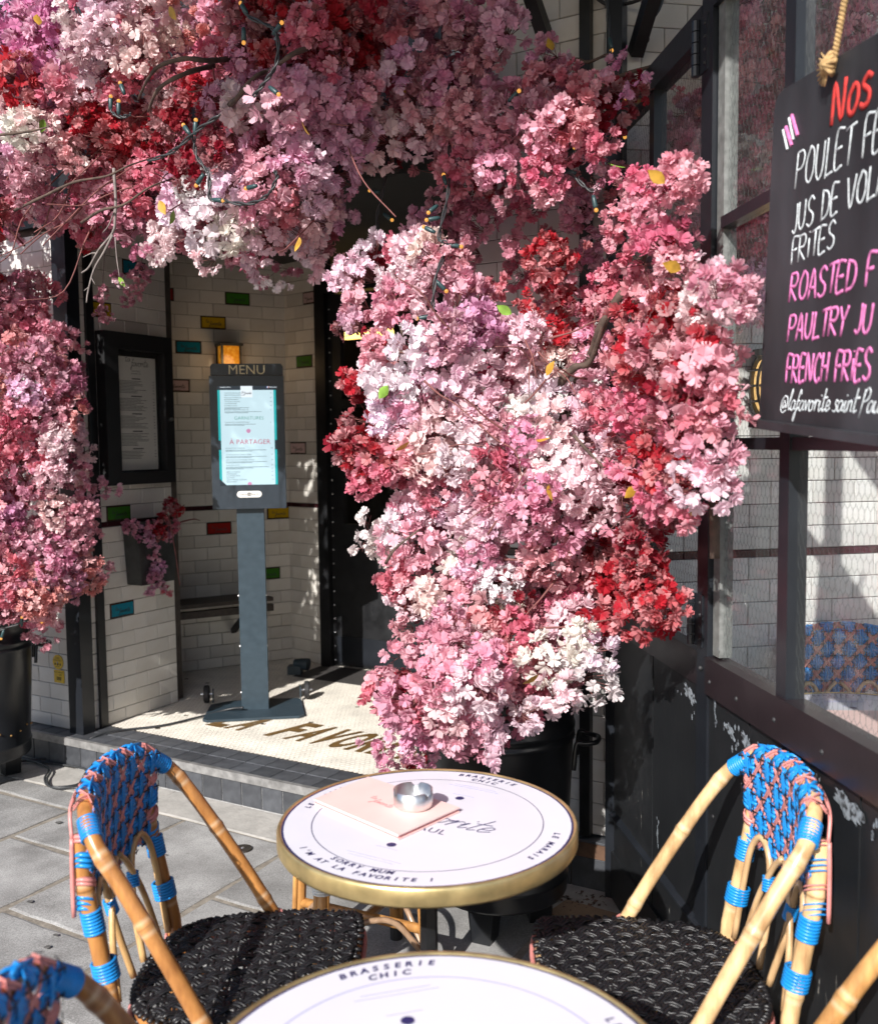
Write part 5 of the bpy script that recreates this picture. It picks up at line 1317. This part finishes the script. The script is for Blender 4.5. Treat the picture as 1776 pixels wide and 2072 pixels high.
# sparse shaded sprays against the dark wall
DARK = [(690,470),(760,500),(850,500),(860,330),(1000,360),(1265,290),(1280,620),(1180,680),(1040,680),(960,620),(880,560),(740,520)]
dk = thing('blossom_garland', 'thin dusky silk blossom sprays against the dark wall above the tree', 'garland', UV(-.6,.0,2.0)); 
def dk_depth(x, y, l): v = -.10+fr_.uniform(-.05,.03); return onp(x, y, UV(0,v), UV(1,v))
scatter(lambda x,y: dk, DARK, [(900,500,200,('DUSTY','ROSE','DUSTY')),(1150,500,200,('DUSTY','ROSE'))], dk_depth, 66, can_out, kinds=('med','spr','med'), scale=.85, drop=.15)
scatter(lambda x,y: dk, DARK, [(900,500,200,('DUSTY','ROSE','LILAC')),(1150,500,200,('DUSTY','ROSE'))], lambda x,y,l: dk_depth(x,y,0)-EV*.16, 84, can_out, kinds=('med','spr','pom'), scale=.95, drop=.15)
for k, o in can.items():
    ps = []
    u0 = {'l':-2.9,'m':-2.0,'r':-1.2}[k]
    for i in range(18):
        a = UV(u0+fr_.uniform(-.1,.7), -.05, 2.55+fr_.uniform(-.15,.3)); b = UV(u0+fr_.uniform(-.2,.9), -.70, 2.32+fr_.uniform(-.3,.35)); jv = lambda k: V((fr_.uniform(-k,k),fr_.uniform(-k,k),fr_.uniform(-k,k)))
        ps.append([a, a+(b-a)*.25+V((0,0,.08))+jv(.04), a+(b-a)*.45+V((0,0,.1))+jv(.06), a+(b-a)*.7+V((0,0,.08))+jv(.06), a+(b-a)*.86+jv(.05), b])
    branches(o, ps, 'twigred', .0045)
def canp(x, y, v): return onp(x, y, UV(0,v), UV(1,v))
branches(can['l'], [[canp(x,y,v) for x,y,v in ((470,118,-.60),(420,122,-.78),(375,118,-.84),(325,132,-.86),(300,158,-.84),(280,200,-.66))], [canp(x,y,v) for x,y,v in ((430,132,-.66),(375,148,-.82),(322,178,-.84),(300,225,-.7))]], 'bark', .009)
branches(can['m'], [[canp(x,y,v) for x,y,v in ((660,85,-.5),(625,96,-.72),(590,110,-.82),(556,135,-.80),(510,160,-.62))], [canp(x,y,v) for x,y,v in ((450,225,-.6),(478,200,-.80),(520,152,-.80),(590,130,-.6))]], 'bark', .010)
branches(can['l'], [[canp(x,y,-.83) for x,y in ((-30,275),(40,268),(75,262),(100,255))],[canp(x,y,v) for x,y,v in ((30,425,-.6),(90,396,-.76),(150,368,-.79),(215,356,-.80),(260,335,-.78),(310,318,-.6))],[canp(x,y,v) for x,y,v in ((165,450,-.55),(205,425,-.72),(250,414,-.76),(300,380,-.76),(350,360,-.58))]], 'bark', .0055)
branches(can['r'], [[canp(x,y,-.35) for x,y in ((1120,140),(1160,120),(1190,125),(1230,108))],[canp(x,y,-.30) for x,y in ((1160,215),(1240,160),(1330,130),(1420,105))],[canp(x,y,-.3) for x,y in ((1180,255),(1240,235),(1290,230))]], 'bark', .008)
for x, y, k, mt in ((342,12,'l','leafy'),(75,28,'l','leafy'),(322,405,'l','leafy'),(352,425,'l','leafg'),(88,240,'l','leafg'),(606,480,'m','leafy'),(610,245,'m','leafy'),(1108,75,'r','leafy'),(805,160,'r','leafy')):
    leaf(can[k], canp(x,y,-.80 if k != 'r' else -.5), V((fr_.uniform(-.4,.4),-.3,-1)), .048, mt)
# --- the tree in the right planter
TREE = [(672,560),(715,450),(830,440),(930,490),(955,600),(1035,640),(1078,560),(1062,500),(1090,450),(1158,440),(1172,640),(1215,600),(1228,480),(1245,380),(1290,350),(1345,340),(1370,285),(1405,290),(1410,360),(1390,430),(1362,520),(1430,520),(1508,572),(1502,640),(1440,652),(1420,690),(1455,760),(1450,1000),(1350,1060),(1320,1160),(1378,1240),(1372,1295),(1250,1280),(1238,1350),(1242,1425),(1170,1440),(1080,1440),(1040,1492),(900,1535),(772,1545),(758,1400),(790,1330),(830,1290),(790,1180),(730,1150),(730,1080),(770,1040),(735,1010),(690,1025),(680,980),(735,960),(732,922),(640,925),(632,880),(702,872),(690,770),(660,735),(690,690)]
TZ = [(730,590,90,('LILAC','LILACP','PINK')),(820,540,80,('LILACP','WHITE','PALE')),(900,560,60,('LILAC','PINK')),(730,660,60,('PINK','LILAC')),(860,640,50,('LILAC','LILACP')),(960,680,70,('LILAC','LILACP','LILAC')),(930,760,70,('LILACP','PALE')),
      (690,760,60,('RED','CRIM','ROSE')),(720,850,60,('RED','CRIM')),(660,900,50,('RED','ROSE')),(700,1000,40,('RED','CRIM')),(800,780,60,('WHITE','PALE','RED')),(760,930,60,('ROSE','PINK','RED')),
      (1110,480,55,('RED','RED','ROSE')),(1100,560,60,('RED','RED')),(1130,640,60,('RED','CRIM')),(1160,590,40,('PINK','PALE')),(1230,560,80,('PINK','PINK','ROSE')),(1310,400,70,('PINK','ROSE')),(1385,300,40,('PINK','PALE')),(1330,570,70,('PINK','ROSE')),(1430,590,80,('PINK','PINK','PALE')),
      (1250,640,60,('PINK','ROSE','RED')),(1390,670,60,('RED','RED','CRIM')),(1300,690,60,('RED','ROSE')),(1060,770,90,('PALE','PALE','WHITE')),(1120,830,80,('PALE','WHITE')),(1220,740,60,('ROSE','PINK')),(1380,780,80,('PINK','ROSE','PINK')),(1260,850,80,('PINK','ROSE')),(1420,900,80,('PINK','ROSE')),
      (880,880,90,('PALE','PINK','PALE')),(980,900,70,('WHITE','PALE','PINK')),(1160,930,60,('WHITE','PALE')),(1250,920,60,('PINK','PALE')),(900,960,60,('PINK','ROSE')),(960,960,40,('RED','ROSE')),(1060,960,70,('PINK','PALE')),(1330,970,70,('RED','ROSE','CRIM')),(1420,990,60,('PINK','PALE')),
      (800,1000,80,('PALE','LILACP','PINK')),(860,1110,90,('PINK','LILACP','PALE')),(960,1080,80,('PINK','LILACP')),(1040,1110,70,('PINK','PALE')),(1180,1010,70,('PINK','ROSE','PALE')),(1260,1070,90,('CRIM','RED','DUSTY')),(1330,1080,80,('RED','CRIM','ROSE')),(1200,1150,80,('RED','CRIM','PINK')),
      (760,1100,50,('WHITE','PALE')),(820,1200,70,('SALM','ROSE','PALE')),(940,1190,80,('PINK','LILACP','WHITE')),(1100,1190,70,('DUSTY','ROSE','CRIM')),(1260,1220,70,('RED','ROSE','RED')),(1360,1260,70,('RED','ROSE','PALE')),(900,1290,90,('PINK','LILACP','PINK')),(1030,1270,60,('CRIM','ROSE')),
      (1190,1340,80,('WHITE','PALE')),(1150,1410,80,('PALE','WHITE','PALE')),(1240,1410,60,('WHITE','PALE')),(1000,1340,80,('ROSE','PINK','SALM')),(880,1390,90,('PINK','ROSE','PALE')),(1000,1440,70,('LILACP','PINK')),(820,1480,70,('PINK','LILACP')),(930,1480,70,('PINK','PALE'))]
tree = thing('blossom_tree', 'large pink, white and red silk blossom tree standing in the right bucket planter', 'tree', RP+V((0,0,.69)))
def tree_depth(x, y, layer):
    e = ((x-1040)/430)**2+((y-970)/600)**2; b = math.sqrt(max(0,1-e))
    Y = 2.98-.44*b-.36*smooth(1150,1420,y)+.10*math.sin(x*.013)*math.sin(y*.011)+fr_.uniform(-.06,.06)+layer*.24
    lim = onp(x, y, PP(0,0,.15), PP(1,0,.15)).y
    if x > 1180: Y = min(Y, lim-fr_.uniform(0,.08)) if 0 < lim < 4 else Y
    vl = onp(x, y, UV(0,-.10), UV(1,-.10)).y
    return aty(x, y, min(Y, vl))
def tree_out(P, x, y):
    d = P-V((RP.x,RP.y+.1,1.35)); d.z *= .7
    return d.normalized()*1.0+V((0,-.55,.25))+V((fr_.gauss(0,.4),fr_.gauss(0,.4),fr_.gauss(0,.4)))
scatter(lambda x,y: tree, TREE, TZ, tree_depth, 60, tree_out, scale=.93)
scatter(lambda x,y: tree, TREE, [(z[0],z[1],z[2],tuple({'WHITE':'ROSE','PALE':'ROSE','PINK':'CRIM','LILACP':'ROSE','LILAC':'ROSE'}.get(c,c) for c in z[3])) for z in TZ], tree_depth, 96, tree_out, scale=1.05, layer=1, edge=45, drop=.15)  # rear clusters recoloured darker, painting shade into the gaps of the crown
tb = RP+V((0,0,.68))
def tp(x, y, Y): return aty(x, y, Y)
branches(tree, [[tb, tp(1090,1200,2.85), tp(1100,1000,2.85), tp(1150,820,2.75), tp(1190,735,2.62), tp(1222,650,2.5), tp(1285,550,2.45), tp(1330,450,2.45), tp(1365,370,2.45)]], 'bark', .020, 'trunk')
branches(tree, [[tb+V((.06,.02,0)), tp(1170,1230,2.85), tp(1195,1050,2.85), tp(1260,900,2.8)], [tb, tp(960,1250,2.85), tp(900,1000,2.85), tp(840,800,2.9), tp(800,600,3.0)], [tb, tp(1000,1150,2.95), tp(1000,900,2.95), tp(980,700,3.0), tp(930,560,3.05)],
    [tb+V((-.1,-.05,.0)), tp(880,1400,2.62), tp(810,1420,2.58), tp(790,1480,2.55)], [tp(1120,790,2.6), tp(1160,745,2.55), tp(1195,730,2.52), tp(1225,640,2.40)]], 'bark', .013)
branches(tree, [[tp(760,720,2.62), tp(830,712,2.58), tp(880,730,2.56), tp(905,790,2.56), tp(900,850,2.56)], [tp(1360,390,2.38), tp(1320,470,2.36), tp(1305,500,2.36)], [tp(1050,960,2.48), tp(1100,1010,2.46), tp(1130,1020,2.46)], [tp(1160,880,2.45), tp(1210,935,2.43), tp(1240,960,2.43)], [tp(780,1140,2.55), tp(800,1110,2.52), tp(850,1070,2.52)], [tp(1290,910,2.42), tp(1320,960,2.4), tp(1325,1000,2.4)]], 'bark', .005, 'twig')
for x, y, mt in ((1105,760,'leafy'),(1085,890,'leafy'),(1365,762,'leafy'),(800,912,'leafy'),(1345,370,'leafy'),(1378,545,'leafy'),(1110,980,'leafy'),(1035,635,'leafg'),(1230,330,'leafg'),(785,780,'leafg'),(1290,985,'leafy'),(1390,1000,'leafy'),(1090,1365,'leafy')):
    P = tree_depth(x,y,0); P = CAM+(P-CAM)*.955; leaf(tree, P, V((fr_.uniform(-1,1),-.2,fr_.uniform(-.8,.5))), .045, mt)
tw_ = []
for i in range(26):
    x = fr_.uniform(780,1380); y = fr_.uniform(620,1380)
    if not all(in_poly(x+dx,y+dy,TREE) for dx,dy in ((60,0),(-60,0),(0,60),(0,-60))): continue
    P = tree_depth(x,y,0); P = CAM+(P-CAM)*.972; d = V((fr_.uniform(-1,1),-.25,fr_.uniform(-.7,.9))).normalized()
    tw_.append([P-d*.07, P, P+d*.06+V((0,-.01,.01)), P+d*.12+V((fr_.uniform(-.03,.03),-.01,fr_.uniform(-.03,.03)))])
branches(tree, tw_, 'twigred', .0032, 'twig')
# tied stake on the partition post
stk = MB().tube(catmull([onp(x,y,PP(0,0,.06),PP(1,0,.06)) for x,y in ((1438,680),(1442,760),(1447,860),(1443,960),(1445,1050),(1446,1130))],5), [.012]*26, 8)
o = stk.build('tied_stake', MT['bark'], smooth=True); tag(o, 'bare brown branch tied upright to the partition post', 'branch')
# --- bush in the left planter
BUSH = [(-270,640),(-200,560),(40,545),(110,560),(125,640),(160,690),(170,760),(150,830),(180,900),(180,975),(235,985),(265,990),(210,1015),(185,1060),(205,1090),(200,1145),(235,1160),(165,1205),(120,1222),(60,1262),(-90,1265),(-250,1220),(-300,1000)]
BZ = [(60,600,90,('DUSTY','ROSE','DUSTY')),(130,660,70,('DUSTY','PINK')),(40,720,70,('DUSTY','SALM')),(150,740,50,('PALE','PINK')),(70,700,40,('PINK','DUSTY')),(20,800,40,('LILACP','WHITE')),(110,780,60,('ROSE','DUSTY')),(120,890,70,('PALE','SALM','PINK')),(30,920,70,('ROSE','PINK')),(150,960,60,('PALE','PINK')),(220,990,50,('PINK','PALE')),(60,1000,60,('PINK','LILAC','DUSTY')),(110,1080,80,('PALE','PINK','DUSTY')),(190,1130,60,('PINK','SALM')),(30,1120,70,('PINK','DUSTY','ROSE')),(120,1180,70,('PINK','SALM','DUSTY'))]
bush = thing('blossom_bush', 'dusky pink silk blossom bush growing from the left bucket planter', 'bush', LP+V((0,0,.69)))
def bush_depth(x, y, l):
    e = ((x+30)/260)**2+((y-900)/420)**2; b = math.sqrt(max(0,1-e)); Y = 4.30-.36*b-.16*smooth(1080,1220,y)+fr_.uniform(-.07,.07)+l*.22
    return aty(x, y, Y)
def bush_out(P, x, y): d = P-V((LP.x-.2,LP.y+.1,1.4)); return d.normalized()+V((.1,-.6,.2))+V((fr_.gauss(0,.4),fr_.gauss(0,.4),fr_.gauss(0,.4)))
scatter(lambda x,y: bush, BUSH, BZ, bush_depth, 42, bush_out, scale=.92, edge=16)
scatter(lambda x,y: bush, BUSH, [(60,900,400,('DUSTY','ROSE'))], bush_depth, 62, bush_out, scale=1.0, layer=1, edge=30)
for x, y in ((75,1238),(90,1262),(78,1300),(100,1255)): add_cluster(bush, aty(x,y,4.12), V((.3,-.8,.2)), 'DUSTY', .75, 'spr')
lb_ = LP+V((0,0,.68))
branches(bush, [[lb_, aty(100,1100,4.15), aty(110,900,4.1), aty(110,720,4.1)], [lb_, aty(30,1050,4.2), aty(20,800,4.2), aty(40,620,4.2)]], 'bark', .013)
# --- blossom behind the glass
BG = [(1350,300),(1400,170),(1470,-40),(1790,-40),(1790,250),(1600,520),(1590,640),(1530,650),(1480,640),(1440,600),(1350,480)]
gb = thing('blossom_garland', 'dim pink and mauve silk blossom hanging behind the wired glass', 'garland', V((KX,KY,2))+W2D*.8)
def gb_depth(x, y, l):
    o_ = -.22+fr_.uniform(-.09,.09); k_ = V((KX,KY,0))+wn*(-o_)+W2D*.1; return onp(x, y, k_, k_+W2D)
GZ = [(1500,60,120,('ROSE','PINK','SALM')),(1640,60,120,('LILAC','PINK')),(1520,220,100,('SALM','PINK','ROSE')),(1680,100,70,('LILACP','LILAC')),(1500,330,90,('PINK','WHITE','DUSTY')),(1380,300,80,('DUSTY','LILAC')),(1500,480,100,('ROSE','LILAC','DUSTY')),(1560,600,80,('PINK','LILACP'))]
scatter(lambda x,y: gb, BG, GZ, gb_depth, 58, lambda P,x,y: wn+V((fr_.gauss(0,.4),fr_.gauss(0,.3),fr_.gauss(.2,.4))), scale=1.0)
scatter(lambda x,y: gb, BG, GZ, lambda x,y,l: (lambda P: P+V((0,.12,0)))(gb_depth(x,y,0)), 84, lambda P,x,y: wn+V((fr_.gauss(0,.4),0,fr_.gauss(.2,.4))), scale=1.05, edge=40)
# --- blossom in the box planter and little hanging strings in the entrance
bp = thing('blossom_spray', 'red and pink silk blossom spilling from the grey box planter', 'flowers', IW(.54,1.1,.1))
for x, y, c in ((345,1022,'CRIM'),(358,1035,'RED'),(330,1050,'RED'),(305,1060,'ROSE'),(275,1072,'LILAC'),(262,1066,'DUSTY'),(350,1065,'ROSE'),(322,1078,'RED'),(300,1090,'LILAC'),(308,1110,'LILAC'),(315,1130,'DUSTY'),(320,1150,'LILAC'),(312,1168,'DUSTY'),(328,1185,'LILAC'),(338,1195,'ROSE'),(305,1200,'LILAC'),(290,1080,'DUSTY'),(340,1085,'DUSTY')):
    P = onp(x,y,IW(0,0,.125+fr_.uniform(-.03,.03)),IW(1,0,.125)); add_cluster(bp, P, EU*.6-EV*.6+V((0,0,.4)), c, .52, fr_.choice(('pom','med','med')))
branches(bp, [[IW(.55,1.08,.08), IW(.60,1.15,.12), IW(.68,1.20,.14)], [IW(.55,1.08,.08), IW(.55,1.16,.15), IW(.55,1.0,.19), IW(.58,.8,.19)], [IW(.62,1.1,.1), IW(.74,1.12,.13), IW(.80,1.11,.13)]], 'twigred', .005)
hs = thing('hanging_blossom', 'small mauve silk blossom strings hanging in front of the menu case', 'flowers', UV(-2.4,.25,2.6))
for x, y in ((290,545),(270,558),(300,556),(282,575),(262,585),(275,605),(258,612),(215,590),(240,560),(205,600),(210,628),(200,640),(218,645)):
    add_cluster(hs, onp(x,y,UV(0,.05),UV(1,.05)), -EV+V((fr_.gauss(0,.4),0,.2)), 'DUSTY', .46, 'med')
branches(hs, [[onp(x,y,UV(0,.05),UV(1,.05)) for x,y in ((290,490),(285,540),(270,600))], [onp(x,y,UV(0,.05),UV(1,.05)) for x,y in ((212,500),(208,570),(212,640))]], 'twig', .003, 'string')
# --- bare hanging branch with one bud
hb = thing('bare_branch', 'bare grey twig dangling from the garland with one pink bud', 'branch', canp(235,395,-.72))
def hbp(*q): return [canp(x,y,-.72) for x,y in q]
for q, r_ in ((((230,340),(234,400),(233,440),(228,470),(200,505),(180,540),(165,552)),.0055),(((228,475),(210,510),(190,545),(178,590),(175,612)),.0045),(((232,425),(220,455),(208,470)),.0025),(((233,480),(236,520),(242,562)),.0025),(((196,512),(185,512),(168,520)),.0022),(((184,560),(192,575)),.0016),(((180,580),(170,588)),.0016)):
    pts = catmull(hbp(*q),4); MB().tube(pts, [r_*(1-.5*i/len(pts)) for i in range(len(pts))], 6).build('twig', MT['twig'], hb, smooth=True)
add_cluster(hb, canp(243,572,-.72), V((0,-.6,-1)), 'PALE', .3, 'spr'); leaf(hb, canp(240,560,-.73), V((.3,0,-.6)), .035, 'leafg')
# ------------------------------------------------------------------ string lights
def string_light(label, pts, place_, bulbs, twist=True):
    P = [place_(x,y) for x,y in pts]; t = thing('string_light', label, 'string light', P[0]); t['group'] = 'string lights in the blossom'
    sp_ = catmull(P, 8); cb_ = MB()
    for s in (0, math.pi):
        q = []
        for i, p in enumerate(sp_):
            d = (sp_[min(i+1,len(sp_)-1)]-sp_[max(i-1,0)]).normalized(); o_ = d.orthogonal().normalized(); b_ = d.cross(o_); a = i*.7+s; q.append(p+(o_*math.cos(a)+b_*math.sin(a))*.0034)
        cb_.tube(q, .0029, 6)
    cb_.build('cable', MT['cable'], t, smooth=True)
    for x, y, dx, dy in bulbs:
        p = place_(x,y); e = place_(x+dx,y+dy); d = (e-p).normalized()
        h = MB().tube([p, p+d*.010, p+d*.030, p+d*.034], [.0045,.0062,.0068,.005], 8).build('bulb_socket', MT['holder'], t, smooth=True)
        MB().ball(p+d*.039, .0058, 8, 5, (1,1,1)).build('bulb', MT['bulb'], h, smooth=True)
    return t
cv = lambda v: (lambda x,y: canp(x,y,v))
string_light('twisted black light string through the red blossom at the top of the canopy', [(488,-10),(500,30),(556,62),(560,125),(536,165),(512,195)], cv(-.90), [(500,28,-8,-14),(552,70,10,-14),(545,175,12,10),(493,55,0,10)])
string_light('black light string crossing the red blossom with two upright bulbs', [(445,232),(400,262),(350,305),(300,326)], cv(-.92), [(385,272,-10,-14),(394,272,1,-14),(240,232,0,-12)])
string_light('black light string dropping in a loop through the pink blossom', [(392,275),(398,315),(422,352),(425,400),(448,405),(500,412),(540,395),(560,360),(556,345)], cv(-.90), [(412,352,-8,12),(430,403,16,2),(520,375,-16,4)])
string_light('short black light string among white and red blossom', [(222,200),(226,225),(245,236),(265,230)], cv(-.88), [(224,222,0,-14),(252,190,-4,-10)])
string_light('long black light string hanging down the middle of the lilac blossom', [(905,240),(910,330),(905,400),(888,480),(906,495),(882,560),(874,640),(868,720),(872,800)], lambda x,y: tp(x,y,2.62 if y > 560 else 2.62+.0011*(560-y)), [(902,372,-3,-12),(890,440,-12,2),(905,495,16,2),(882,568,8,8),(872,640,-14,2),(872,775,-6,10),(885,415,-10,8),(880,470,-12,-6)])
string_light('black light string hanging in front of the dark lintel', [(782,310),(776,380),(762,440),(768,480),(770,560)], cv(-.32), [(768,388,-14,-2),(776,432,8,6),(768,500,-12,-8),(765,525,-10,-8)])
string_light('black light string hanging over the white tiles beside the awning strut', [(1226,-20),(1232,60),(1238,130),(1232,200),(1242,255),(1226,290)], cv(-.20), [(1232,75,2,10),(1238,200,14,2),(1240,270,14,4)])
string_light('black light string sagging across the dusty rose blossom', [(1030,210),(1060,262),(1100,300),(1150,345),(1195,385),(1218,360)], cv(-.55), [(1028,205,10,-10),(1090,300,12,-8),(1140,320,8,-8),(1200,395,2,10),(1165,350,-10,-2)])
string_light('black light string wound round the left bucket planter', [(-40,1285),(20,1268),(70,1245),(90,1200),(96,1160)], lambda x,y: aty(x,y,3.96), [(72,1245,12,14),(44,1268,0,-12),(8,1275,-4,12),(30,1060,-2,-10),(60,960,-2,-10)])
print('CLUSTERS', NCL, 'total', sum(NCL.values()))
